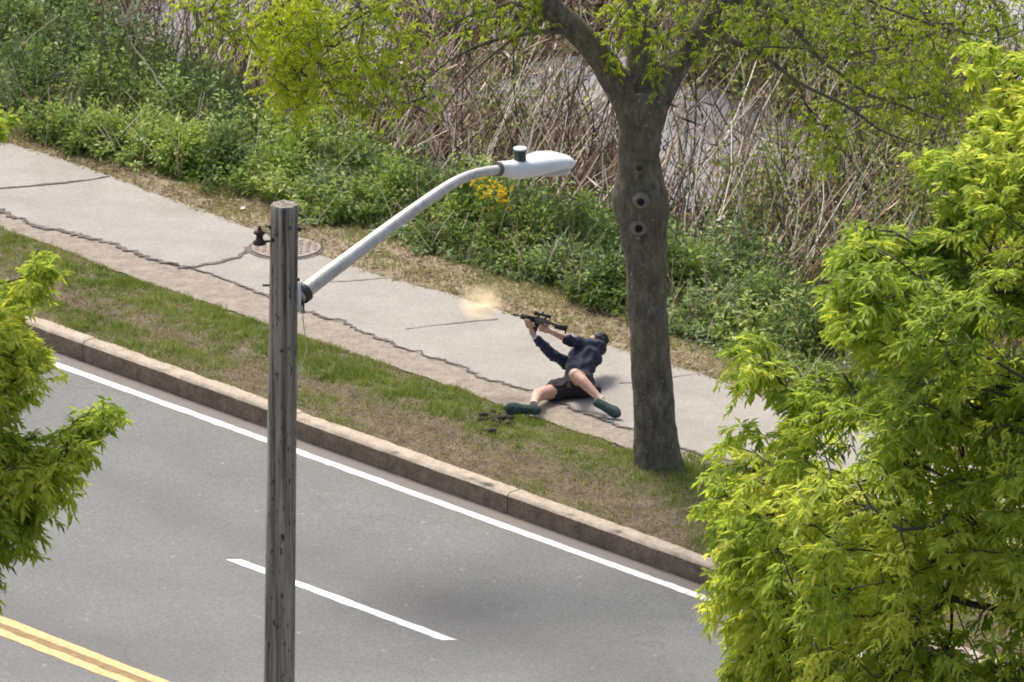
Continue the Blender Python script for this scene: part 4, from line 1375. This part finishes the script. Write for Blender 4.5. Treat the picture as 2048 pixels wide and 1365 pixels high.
# dark hole and clod on the verge by the left shoe
hp = ground(1000, 858)
mb = MB()
for k in range(40):
    c = hp + np.array([rng.normal(0, .10), rng.normal(0, .14), float(z_verge(np.array([to_uv(hp)[0]]), np.array([to_uv(hp)[1]]), np.array([.8]))[0]) + .015 + rng.uniform(0, .045)])
    mb.ellipsoid(c, rng.uniform(.022, .05, 3) * [1.3, 1, .7], n=5)
M['dirt'] = mat_noise('dark_dirt', [(.3, (.03, .022, .015)), (.7, (.09, .065, .045))], 20, 1, .8, .02)
o = mb.build('soil_clods', M['dirt'], origin=hp)
tag(o, 'clods of dark dug-up soil on the grass just below the left shoe', 'soil', kind='stuff')

# ------------------------------------------------------------------ utility pole and lamp
pole_v = -ROAD_W - 0.55
# pole base: on the line v = pole_v, in the photo column the pole heads for
best = None
for uu in np.arange(-30, 30, .02):
    p = from_uv(uu, pole_v, 0); d = p - CAMP
    x = W0 / 2 + FPX * (d @ RT) / (d @ FW)
    if best is None or abs(x - 546) < best[0]: best = (abs(x - 546), p)
PB = best[1]
PY = PB[1]
ptop = at_depth(569, 412, PY)
print('pole', PB, ptop)
proot = empty('utility_pole', PB)
tag(proot, 'weathered grey wooden pole standing in front of the road, carrying the lamp arm', 'pole')
axis = unit(ptop - PB)
nz, ns = 90, 40
mb = MB()
a = np.linspace(0, 2 * np.pi, ns, endpoint=False)
rows = []
hgt = np.linalg.norm(ptop - PB)
for i in range(nz):
    s = i / (nz - 1)
    rr_ = .152 - (.152 - .116) * s
    gro = .006 * (fbm(a * 5 + 0, np.full(ns, s * 2.5), 301, 3) - .5) + .006 * (vnoise(a * 9, np.full(ns, s * 1.5), 305) - .5)
    c = PB + axis * hgt * s
    rows.append(np.stack([c[0] + (rr_ + gro) * np.cos(a), c[1] + (rr_ + gro) * np.sin(a), np.full(ns, c[2])], 1))
top_c = rows[-1].mean(0)
rows.append(rows[-1] * .0 + top_c + (rows[-1] - top_c) * .93 + [0, 0, .015])
P = np.concatenate(rows + [[top_c + [0, 0, .022]]])
f = [[i * ns + j, i * ns + (j + 1) % ns, (i + 1) * ns + (j + 1) % ns, (i + 1) * ns + j] for i in range(nz) for j in range(ns)]
mb.add(P, f)
mb.add(np.concatenate([rows[-1], [top_c + [0, 0, .02]]]), [[j, (j + 1) % ns, ns] for j in range(ns)])
mb.build('shaft', M['wood_pole'], proot)


def on_pole(x, y, out=0.0):
    """point on the pole surface seen at pixel x, y (front side)"""
    p = at_depth(x, y, PY)
    s = (p[2] - PB[2]) / (ptop[2] - PB[2]); c = PB + (ptop - PB) * s
    r = .152 - .036 * s
    dx = p[0] - c[0]
    dx = np.clip(dx, -r * .99, r * .99)
    return np.array([c[0] + dx, c[1] - math.sqrt(r * r - dx * dx) - out, p[2]]), c, r


def bolt(x, y, r=.018, out=.03, mat='steel'):
    p, c, rr_ = on_pole(x, y)
    d = unit([p[0] - c[0], p[1] - c[1], 0])
    mb = MB(); mb.tube([p - d * .03, p + d * .004], r * 1.7, 12); mb.tube([p, p + d * out], r * .8, 6)
    o = mb.build('bolt', M[mat], proot)


bolt(580, 449, .012, .012, 'gun_grey'); bolt(553, 461, .014, .03, 'gun_grey'); bolt(579, 690, .010, .01, 'knot'); bolt(573, 862, .009, .01, 'knot'); bolt(546, 475, .012, .02, 'dark_metal')
# through bolts at the sides
for (xa, xb, y, rr2) in ((525, 548, 571, .010), (588, 600, 560, .014), (596, 612, 458, .008), (530, 546, 453, .008)):
    pa = at_depth(xa, y, PY); pb = at_depth(xb, y, PY)
    mb = MB(); mb.tube([pa, pb], rr2, 8)
    nx = at_depth(xb - 6 if xa < 560 else xa + 3, y, PY)
    mb.box(nx, .02, .06, .085 if y > 500 else .03)
    mb.build('through_bolt', M['dark_metal'], proot)
# spool insulator on the left
iroot = at_depth(519, 472, PY - .02)
mb = MB()
def lathe(mb, c, prof, n=20, ax=(0, 0, 1)):
    a = np.linspace(0, 2 * np.pi, n, endpoint=False)
    P = np.concatenate([np.stack([c[0] + r * np.cos(a), c[1] + r * np.sin(a), np.full(n, c[2] + z)], 1) for r, z in prof])
    f = [[i * n + j, i * n + (j + 1) % n, (i + 1) * n + (j + 1) % n, (i + 1) * n + j] for i in range(len(prof) - 1) for j in range(n)]
    mb.add(P, f)
lathe(mb, iroot, [(.0, -.075), (.052, -.075), (.056, -.05), (.034, -.035), (.028, -.01), (.03, .012), (.05, .02), (.05, .035), (.022, .045), (.016, .062), (.014, .085), (0, .085)])
ins = mb.build('insulator', M['brown_ceramic'], proot, smooth=True)
mb = MB()
e = at_depth(546, 480, PY)
mb.tube([iroot + [-.01, 0, -.055], iroot + [.04, 0, -.05], e + [0, 0, -.01]], .011, 8)
mb.build('bracket', M['dark_metal'], proot)

# lamp arm: a plane square to the road
armd = np.array([ev[0], ev[1], 0.0])


def arm_pt(x, y):
    """photo point on the upright plane through the pole in the arm's direction"""
    nrm = np.array([-armd[1], armd[0], 0]); d = ray(x, y)
    t = ((PB + (ptop - PB) * .85 - CAMP) @ nrm) / (d @ nrm)
    return CAMP + d * t


base = arm_pt(600, 592)
lroot = empty('street_lamp', base)
tag(lroot, 'white cobra-head street lamp on a long curved steel arm fixed to the wooden pole', 'street lamp')
pts = [(598, 592), (606, 586), (650, 552), (700, 515), (750, 477), (800, 440), (840, 411), (870, 390), (895, 373), (920, 359), (945, 349), (970, 343), (1002, 339)]
P = np.array([arm_pt(x, y) for x, y in pts])
s = np.linspace(0, len(P) - 1, 60)
Q = np.stack([np.interp(s, np.arange(len(P)), P[:, i]) for i in range(3)], 1)
for _ in range(8): Q[1:-1] = Q[1:-1] * .5 + (Q[:-2] + Q[2:]) * .25
W_ = np.interp(s, np.arange(len(P)), [29, 29, 28, 27, 25, 23.5, 22, 21, 20, 19, 18.5, 18, 17.5]) / 2 / 218
mb = MB(); mb.tube(Q, W_, 20)
mb.build('arm', M['steel'], lroot, smooth=True)
# clamp and foot plate
ad = unit(Q[3] - Q[0])
mb = MB(); mb.tube([arm_pt(606, 586) - ad * .03, arm_pt(606, 586) + ad * .03], .088, 18)
mb.box((arm_pt(606, 602) + arm_pt(605, 612)) / 2 + [0, -.03, -.01], .03, .03, .13)
mb.box(arm_pt(594, 612) + [0, -.02, 0], .10, .05, .02)
mb.box(arm_pt(596, 574) + [0, 0, 0], .09, .03, .025)
mb.build('clamp', M['dark_metal'], lroot)
mb = MB(); mb.box(arm_pt(594, 592), .07, .10, .26); mb.build('mounting_plate', M['lamp_white'], lroot)
# head: lofted cobra shape
h0 = arm_pt(1000, 338); h1 = arm_pt(1143, 326)
hd = h1 - h0; hl = np.linalg.norm(hd); hx = hd / hl
hy = unit(np.cross([0, 0, 1], hx)); hz = np.cross(hx, hy)
sec = [(-.01, .055, .055, .055, 0), (.0, .070, .070, .065, 0), (.10, .075, .072, .085, -.005), (.25, .085, .078, .11, -.005), (.36, .10, .080, .105, .0), (.48, .14, .094, .09, .01), (.60, .165, .10, .075, .02), (.75, .165, .092, .06, .025),
       (.88, .135, .072, .05, .02), (.96, .085, .045, .035, .01), (1.0, .02, .012, .012, 0)]
n = 24; a = np.linspace(0, 2 * np.pi, n, endpoint=False)
rows = []
for (sx, w, up, dn, oz) in [(a1, a2, a3 * .88, a4 * .88, a5) for a1, a2, a3, a4, a5 in sec]:
    cy = np.cos(a); sn = np.sin(a)
    rows.append(h0 + hx * sx * hl + hy[None] * (np.sign(cy) * np.abs(cy) ** .75 * w)[:, None] + hz[None] * (np.where(sn > 0, up * np.abs(sn) ** .8, -dn * np.abs(sn) ** .6) + oz)[:, None])
mb = MB(); mb.add(np.concatenate(rows), [[i * n + j, i * n + (j + 1) % n, (i + 1) * n + (j + 1) % n, (i + 1) * n + j] for i in range(len(sec) - 1) for j in range(n)])
mb.build('lamp_housing', M['lamp_white'], lroot, smooth=True)
mb = MB(); mb.tube([h0 - hx * .03, h0 + hx * .012], .062, 20); mb.build('collar', M['gun_grey'], lroot)
c = h0 + hx * hl * .72 - hz * .045
mb = MB(); mb.ellipsoid(c, (.20, .125, .055), ax=[hx, hy, hz], n=12); mb.build('lens', M['lens'], lroot, smooth=True)
c = h0 + hx * hl * .93 - hz * .075
mb = MB(); mb.box(c, .02, .05, .07, ax=[hx, hy, hz]); mb.build('latch', M['lamp_white'], lroot)
pc = arm_pt(1040, 318)
mb = MB(); mb.tube([pc - [0, 0, .03], pc + [0, 0, .085]], [.055, .052], 20)
ph = mb.build('photocell', M['green_plastic'], lroot)
mb = MB(); mb.tube([pc + [0, 0, .083], pc + [0, 0, .097]], .056, 20); mb.build('cap', M['lamp_white'], ph)

# hanging wire
mb = MB(); P = np.array([at_depth(x, y, PY - .16) for x, y in ((604, 612), (606, 640), (610, 670), (613, 690), (611, 712), (604, 730), (594, 742))])
s = np.linspace(0, 6, 30); Q = np.stack([np.interp(s, np.arange(7), P[:, i]) for i in range(3)], 1)
for _ in range(3): Q[1:-1] = Q[1:-1] * .5 + (Q[:-2] + Q[2:]) * .25
mb.tube(Q, .005, 6); mb.build('loose_wire', M['wire'], lroot)

# ------------------------------------------------------------------ the person
G0 = ground(1150, 792)
GY = G0[1]


def Q3(x, y, dy):
    return at_depth(x, y, GY + dy)


def capsule(mb, a, b, ra, rb, n=12):
    a = np.array(a); b = np.array(b)
    mb.tube([a, b], [ra, rb], n * 2)
    mb.ellipsoid(a, (ra,) * 3, n=n); mb.ellipsoid(b, (rb,) * 3, n=n)


def chain(mb, pts, rad):
    for i in range(len(pts) - 1): capsule(mb, pts[i], pts[i + 1], rad[i], rad[i + 1])


def fused(mb, name, mat, parent, vox, smooth=6, factor=.5):
    """one continuous surface from overlapping volumes"""
    o = mb.build(name, mat, parent)
    r = o.modifiers.new('r', 'REMESH'); r.mode = 'VOXEL'; r.voxel_size = vox; r.use_smooth_shade = True
    s = o.modifiers.new('s', 'SMOOTH'); s.iterations = smooth; s.factor = factor
    dg = bpy.context.evaluated_depsgraph_get()
    me = bpy.data.meshes.new_from_object(o.evaluated_get(dg))
    old = o.data; o.modifiers.clear(); o.data = me; bpy.data.meshes.remove(old)
    me.name = name
    me.materials.clear(); me.materials.append(mat)
    me.polygons.foreach_set('use_smooth', [True] * len(me.polygons))
    return o


def crumple(o, amp):
    """cloth folds: ridged noise pushed along the normals"""
    me = o.data
    n = len(me.vertices)
    co = np.zeros(n * 3); no = np.zeros(n * 3)
    me.vertices.foreach_get('co', co); me.vertices.foreach_get('normal', no)
    co = co.reshape(-1, 3); no = no.reshape(-1, 3)
    h = np.array([1 - 2 * abs(mnoise.noise(Vector((q[0] * 9 + q[2] * 5, q[1] * 4, q[2] * 11 - q[0] * 4)))) + .4 * mnoise.noise(Vector(q * 22)) for q in co])
    co += no * ((h - .6) * amp)[:, None]
    me.vertices.foreach_set('co', co.ravel()); me.update()


pel = Q3(1152, 768, .02); belly = Q3(1158, 742, .22); chest = Q3(1170, 716, .42); nb = Q3(1183, 698, .58)
hipL = Q3(1135, 777, -.01); hipR = Q3(1168, 768, .0)
kneL = Q3(1076, 790, -.38); ankL = Q3(1068, 808, -.70)
kneR = Q3(1150, 750, -.36); ankR = Q3(1199, 797, -.60)
shL = Q3(1143, 733, .38); elL = Q3(1107, 711, .33); wrL = Q3(1069, 675, .27)
shR = Q3(1196, 694, .52); elR = Q3(1146, 684, .36); wrR = Q3(1098, 662, .27)
head = Q3(1193, 688, .72)
for nm, p in dict(pel=pel, chest=chest, nb=nb, kneL=kneL, ankL=ankL, kneR=kneR, ankR=ankR, elR=elR, wrR=wrR, head=head, wrL=wrL).items():
    print(nm, np.round(p - G0, 2))
proot2 = empty('person', G0)
tag(proot2, 'person in dark shirt and shorts lying on the path, knees apart, aiming a rifle', 'person')

# rifle frame first: hands close on it
gm = Q3(1026, 629, .30); ge = Q3(1135, 656, .26)
gx = unit(ge - gm); gl = np.linalg.norm(ge - gm)
gy = unit(np.cross([0, 0, 1], gx)); gz = np.cross(gx, gy)
GA = [gx, gy, gz]
gp = lambda s, z=0, y=0: gm + gx * s * gl + gz * z + gy * y
grip_c = gp(.60, -.075); fore_c = gp(.38, -.03)


def hand(mb, wrist, palm_c, grip_axis, side, cyl):
    """palm, five bent fingers closing round the thing held"""
    d = unit(palm_c - wrist)
    mb_c = palm_c
    capsule(mb, wrist, wrist * .5 + mb_c * .5, .026, .031)
    mb.ellipsoid(mb_c, (.052, .044, .024), ax=[d, unit(np.cross(side, d)), side], n=10)
    ax = unit(grip_axis)
    for i, (ln, off) in enumerate(((.072, .030), (.080, .010), (.075, -.011), (.060, -.030))):
        k = mb_c + ax * off + d * .030
        p1 = k + d * ln * .42 - side * .012
        p2 = p1 - side * ln * .40 + d * ln * .05
        p3 = p2 - d * ln * .30 - side * ln * .08
        r = .0095 if i < 3 else .0082
        chain(mb, [mb_c + ax * off * .8, k, p1, p2, p3], [.012, r * 1.15, r, r * .95, r * .85])
    tb = mb_c + ax * .036 - d * .012
    t1 = tb + ax * .022 - side * .018 + d * .012
    t2 = t1 + d * .026 - side * .016
    chain(mb, [mb_c, tb, t1, t2], [.015, .014, .011, .0095])


body = MB()
chain(body, [pel, belly, chest, nb], [.125, .115, .13, .085])
chain(body, [hipL, hipR], [.10, .10])
chain(body, [chest + (shL - chest) * .5, shL], [.10, .058]); chain(body, [chest + (shR - chest) * .5, shR], [.10, .060])
chain(body, [nb, nb * .45 + head * .55], [.062, .055])
for h_, k_, a_2, r_h in ((hipL, kneL, ankL, .088), (hipR, kneR, ankR, .088)):
    th = h_ * .55 + k_ * .45
    chain(body, [h_, th, k_], [r_h, .086, .066])
    cf = k_ * .66 + a_2 * .34
    back = unit(np.cross(a_2 - k_, [1, 0, 0])) * .012
    chain(body, [k_, cf + back, a_2 * .92 + k_ * .08, a_2], [.062, .061, .040, .040])
for s_, e_, w_ in ((shL, elL, wrL), (shR, elR, wrR)):
    chain(body, [s_, s_ * .4 + e_ * .6, e_, e_ * .6 + w_ * .4, w_], [.056, .046, .039, .038, .026])
# head turned to the rifle
fd = unit(gm * .4 + gp(.6) * .6 - head)              # looking along to the sights
fs = unit(np.cross([0, 0, 1], fd)); fu = np.cross(fd, fs)
HA = [fd, fs, fu]
body.ellipsoid(head + fu * .02, (.098, .078, .105), ax=HA, n=18)
body.ellipsoid(head + fd * .035 - fu * .055, (.062, .056, .065), ax=HA, n=14)
capsule(body, head + fd * .095 + fu * .012, head + fd * .118 - fu * .022, .009, .014, 8)
for sg in (-1, 1):
    body.ellipsoid(head + fs * sg * .078 - fd * .005 - fu * .005, (.020, .010, .032), ax=HA, n=8)
    body.ellipsoid(head + fs * sg * .030 + fd * .085 + fu * .018, (.012, .018, .008), ax=HA, n=6)
body.ellipsoid(head + fd * .088 - fu * .052, (.013, .026, .008), ax=HA, n=8)
hand(body, wrL, fore_c - gz * .035 - gx * .035, gx, -gz if False else gy, None)
hand(body, wrR, grip_c + gx * .012, gz, gy, None)
# feet inside the shoes
fLa = Q3(1074, 818, -.70); fLb = Q3(1016, 815, -.74)
fRa = Q3(1197, 803, -.66); fRb = Q3(1234, 826, -.76)
chain(body, [ankL, fLa * .8 + fLb * .2], [.036, .034]); chain(body, [ankR, fRa * .8 + fRb * .2], [.036, .034])
bo = fused(body, 'body', M['skin'], proot2, .0065, 4)
# eyes and mouth
for sg in (-1, 1):
    mb = MB(); mb.ellipsoid(head + fs * sg * .030 + fd * .083 + fu * .006, (.012, .013, .010), ax=HA, n=8)
    mb.build('eye', M['band'], bo, smooth=True)
mb = MB()
mb.ellipsoid(head + fu * .040 - fd * .014, (.104, .090, .102), ax=HA, n=18)
mb.ellipsoid(head - fd * .05 + fu * .0, (.072, .082, .085), ax=HA, n=14)
for k in range(60):
    a1 = rng.uniform(0, 2 * np.pi); el = rng.uniform(.2, 1.4)
    dd = np.array(HA[0]) * math.cos(a1) * math.cos(el) * .9 + np.array(HA[1]) * math.sin(a1) * math.cos(el) + np.array(HA[2]) * math.sin(el)
    c = head + fu * .04 - fd * .02 + dd * .092
    mb.ellipsoid(c, (.022, .016, .016), ax=HA, n=5)
fused(mb, 'hair', M['hair'], proot2, .007, 3)

# shirt: torso and both sleeves (one long, one pushed up)
mb = MB()
chain(mb, [belly * .65 + pel * .35, belly, chest, nb], [.145, .150, .160, .105])
mb.ellipsoid(chest, (.185, .18, .15), n=14); mb.ellipsoid(nb, (.16, .13, .11), n=14)
chain(mb, [chest + (shL - chest) * .4, shL], [.12, .074]); chain(mb, [chest + (shR - chest) * .4, shR], [.12, .080])
chain(mb, [shL, elL, wrL * .86 + elL * .14], [.078, .066, .048])
chain(mb, [shR, elR, elR * .72 + wrR * .28], [.076, .062, .056])
# folds
for k in range(22):
    f_ = rng.uniform(0, 1); c = belly * (1 - f_) + nb * f_
    d = rng.normal(0, 1, 3); d[1] = -abs(d[1]); d = unit(d)
    e1 = c + d * .145; ax1 = unit(np.cross(d, nb - belly + rng.normal(0, .15, 3)))
    capsule(mb, e1 - ax1 * .07, e1 + ax1 * .07, .010, .005, 5)
crumple(fused(mb, 'shirt', M['navy'], proot2, .009, 4), .016)
# shorts
mb = MB()
chain(mb, [belly * .3 + pel * .7, pel], [.142, .150])
chain(mb, [hipL, hipL * .68 + kneL * .32], [.122, .118]); chain(mb, [hipR, hipR * .60 + kneR * .40], [.122, .112]); chain(mb, [hipR + [.02, 0, -.02], Q3(1192, 781, -.12)], [.10, .062])
chain(mb, [hipL + (kneL - hipL) * .35 + [0, 0, -.02], hipR + [.03, -.06, -.03]], [.085, .10])
chain(mb, [hipL * .68 + kneL * .32, hipL * .60 + kneL * .40], [.120, .122])
for k in range(12):
    f_ = rng.uniform(0, .2); c = (hipL * (1 - f_) + kneL * f_) if k % 2 else (hipR * (1 - f_) + kneR * f_)
    d = rng.normal(0, 1, 3); d[1] = -abs(d[1]); d[2] = abs(d[2]); d = unit(d)
    e1 = c + d * .115; ax1 = unit(np.cross(d, rng.normal(0, 1, 3)))
    capsule(mb, e1 - ax1 * .06, e1 + ax1 * .06, .012, .006, 5)
crumple(fused(mb, 'shorts', M['black'], proot2, .009, 4), .014)
# wristband
mb = MB(); d = unit(wrL - elL); mb.tube([wrL - d * .012, wrL + d * .010], .036, 18)
mb.build('wristband', M['band'], proot2, smooth=True)


def shoe(a, b, nrm):
    """heel a, toe b, sole facing nrm"""
    x = unit(b - a); y = unit(np.cross(nrm, x)); z = np.cross(x, y); L = np.linalg.norm(b - a)
    AX = [x, y, z]
    root_m = MB()
    # z points along the sole normal
    c0 = a + x * L * .1
    root_m.ellipsoid(a + x * .045 - z * .035, (.055, .050, .045), ax=AX, n=10)
    root_m.ellipsoid(a + x * L * .45 - z * .028, (L * .38, .050, .040), ax=AX, n=10)
    root_m.ellipsoid(b - x * .075 - z * .018, (.085, .058, .034), ax=AX, n=10)
    root_m.ellipsoid(a + x * .06 - z * .055, (.042, .036, .040), ax=AX, n=10)
    up = fused(root_m, 'shoe', M['shoe'], proot2, .006, 3)
    sm = MB()
    s = np.linspace(0, 1, 24)
    wl = np.interp(s, [0, .05, .15, .35, .55, .75, .9, .97, 1], [.012, .040, .050, .050, .054, .064, .057, .038, .010])
    n = len(s)
    rows = []
    for (sg, zz) in ((1, -.004), (1, .014), (-1, .014), (-1, -.004)):
        rows.append(np.array([a + x * (L * q) + y * sg * w2 + z * zz for q, w2 in zip(s, wl)]))
    P = np.concatenate(rows)
    sm.add(P, [[i * n + j, i * n + j + 1, ((i + 1) % 4) * n + j + 1, ((i + 1) % 4) * n + j] for i in range(4) for j in range(n - 1)])
    for q in np.linspace(.1, .93, 12):
        w2 = np.interp(q, s, wl)
        sm.box(a + x * L * q + z * .016, .010, w2 * 1.6, .005, ax=AX)
    sm.build('sole', M['sole'], up)


shoe(Q3(1082, 822, -.79), Q3(1010, 816, -.84), unit([-.05, -1, .35]))
shoe(Q3(1187, 801, -.74), Q3(1240, 831, -.84), unit([-.1, -1, .45]))
for nm, a0, k0 in (('sock', ankL, kneL), ('sock', ankR, kneR)):
    mb = MB(); d = unit(k0 - a0); mb.tube([a0 - d * .03, a0 + d * .012], .042, 16)
    mb.build(nm, M['sock'], proot2, smooth=True)

# ---- rifle
rroot = empty('rifle', gp(.5))
tag(rroot, 'short black rifle with a scope held in both hands of the person lying down', 'rifle')
mb = MB(); mb.tube([gp(-.0), gp(.06)], .014, 12); mb.tube([gp(.05), gp(.2)], .009, 12); mb.build('barrel', M['gun'], rroot)
mb = MB(); mb.box(gp(.27), gl * .26, .040, .046, ax=GA); mb.box(gp(.27, .026), gl * .24, .02, .008, ax=GA); mb.build('handguard', M['gun'], rroot)
mb = MB(); mb.box(gp(.53), gl * .26, .036, .058, ax=GA); mb.box(gp(.50, .034), gl * .2, .022, .012, ax=GA); mb.build('receiver', M['gun_grey'], rroot)
mb = MB()
for i in range(5): mb.box(gp(.455 - i * .008, -.045 - i * .028), .058, .022, .032, ax=GA)
mb.build('magazine', M['gun'], rroot)
mb = MB(); mb.tube([gp(.62, -.02), gp(.655, -.11)], [.020, .018], 10); mb.build('grip', M['gun'], rroot)
mb = MB(); mb.tube([gp(.64, .004), gp(.90, .0)], .013, 10); mb.box(gp(.88, -.012), gl * .22, .032, .052, ax=GA); mb.box(gp(.985, -.018), gl * .03, .036, .095, ax=GA)
mb.build('stock', M['gun'], rroot)
mb = MB(); mb.tube([gp(.36, .074), gp(.42, .074)], .024, 14); mb.tube([gp(.42, .074), gp(.60, .074)], .016, 14); mb.tube([gp(.60, .074), gp(.67, .074)], .022, 14)
mb.tube([gp(.51, .074), gp(.51, .108)], .011, 10)
mb.box(gp(.45, .048), .02, .02, .03, ax=GA); mb.box(gp(.58, .048), .02, .02, .03, ax=GA)
mb.build('scope', M['gun'], rroot)

# ---- flash and smoke before the muzzle
fc = Q3(962, 606, .30)
mb = MB(); mb.ellipsoid([0, 0, 0], (1, 1, 1), n=16)
fo = mb.build('muzzle_flash', M['band'], smooth=True)
fo.location = V(fc); fo.scale = (.27, .24, .22)
tag(fo, 'hazy pale yellow flash and smoke hanging in the air left of the rifle muzzle', 'flash')
m = bpy.data.materials.new('flash'); m.use_nodes = True; nt = m.node_tree
nt.nodes.remove(nt.nodes['Principled BSDF'])
pv = nt.nodes.new('ShaderNodeVolumePrincipled')
tc = nt.nodes.new('ShaderNodeTexCoord')
ln = nt.nodes.new('ShaderNodeVectorMath'); ln.operation = 'LENGTH'
nt.links.new(tc.outputs['Object'], ln.inputs[0])
mr = nt.nodes.new('ShaderNodeMapRange'); mr.inputs[1].default_value = 1.0; mr.inputs[2].default_value = .1
mr.inputs[3].default_value = 0; mr.inputs[4].default_value = 1
nt.links.new(ln.outputs['Value'], mr.inputs[0])
nz_ = nt.nodes.new('ShaderNodeTexNoise'); nz_.inputs['Scale'].default_value = 1.7; nz_.inputs['Detail'].default_value = 2
mp = nt.nodes.new('ShaderNodeMapping'); mp.inputs['Scale'].default_value = (.7, 1, 1.6)
nt.links.new(tc.outputs['Object'], mp.inputs[0]); nt.links.new(mp.outputs[0], nz_.inputs['Vector'])
mr2 = nt.nodes.new('ShaderNodeMapRange'); mr2.inputs[1].default_value = .35; mr2.inputs[2].default_value = .65
nt.links.new(nz_.outputs['Fac'], mr2.inputs[0])
mu = nt.nodes.new('ShaderNodeMath'); mu.operation = 'MULTIPLY'
nt.links.new(mr.outputs[0], mu.inputs[0]); nt.links.new(mr2.outputs[0], mu.inputs[1])
mu2 = nt.nodes.new('ShaderNodeMath'); mu2.operation = 'MULTIPLY'; mu2.inputs[1].default_value = 5.0
nt.links.new(mr.outputs[0], mu2.inputs[0])
mu3 = nt.nodes.new('ShaderNodeMath'); mu3.operation = 'MULTIPLY'; mu3.inputs[1].default_value = 5.0
nt.links.new(mu.outputs[0], mu3.inputs[0])
nt.links.new(mu2.outputs[0], pv.inputs['Density'])
pv.inputs['Color'].default_value = (.85, .74, .55, 1)
pv.inputs['Emission Color'].default_value = (1.0, .76, .45, 1)
nt.links.new(mu3.outputs[0], pv.inputs['Emission Strength'])
nt.links.new(pv.outputs[0], nt.nodes['Material Output'].inputs['Volume'])
fo.data.materials.clear(); fo.data.materials.append(m)
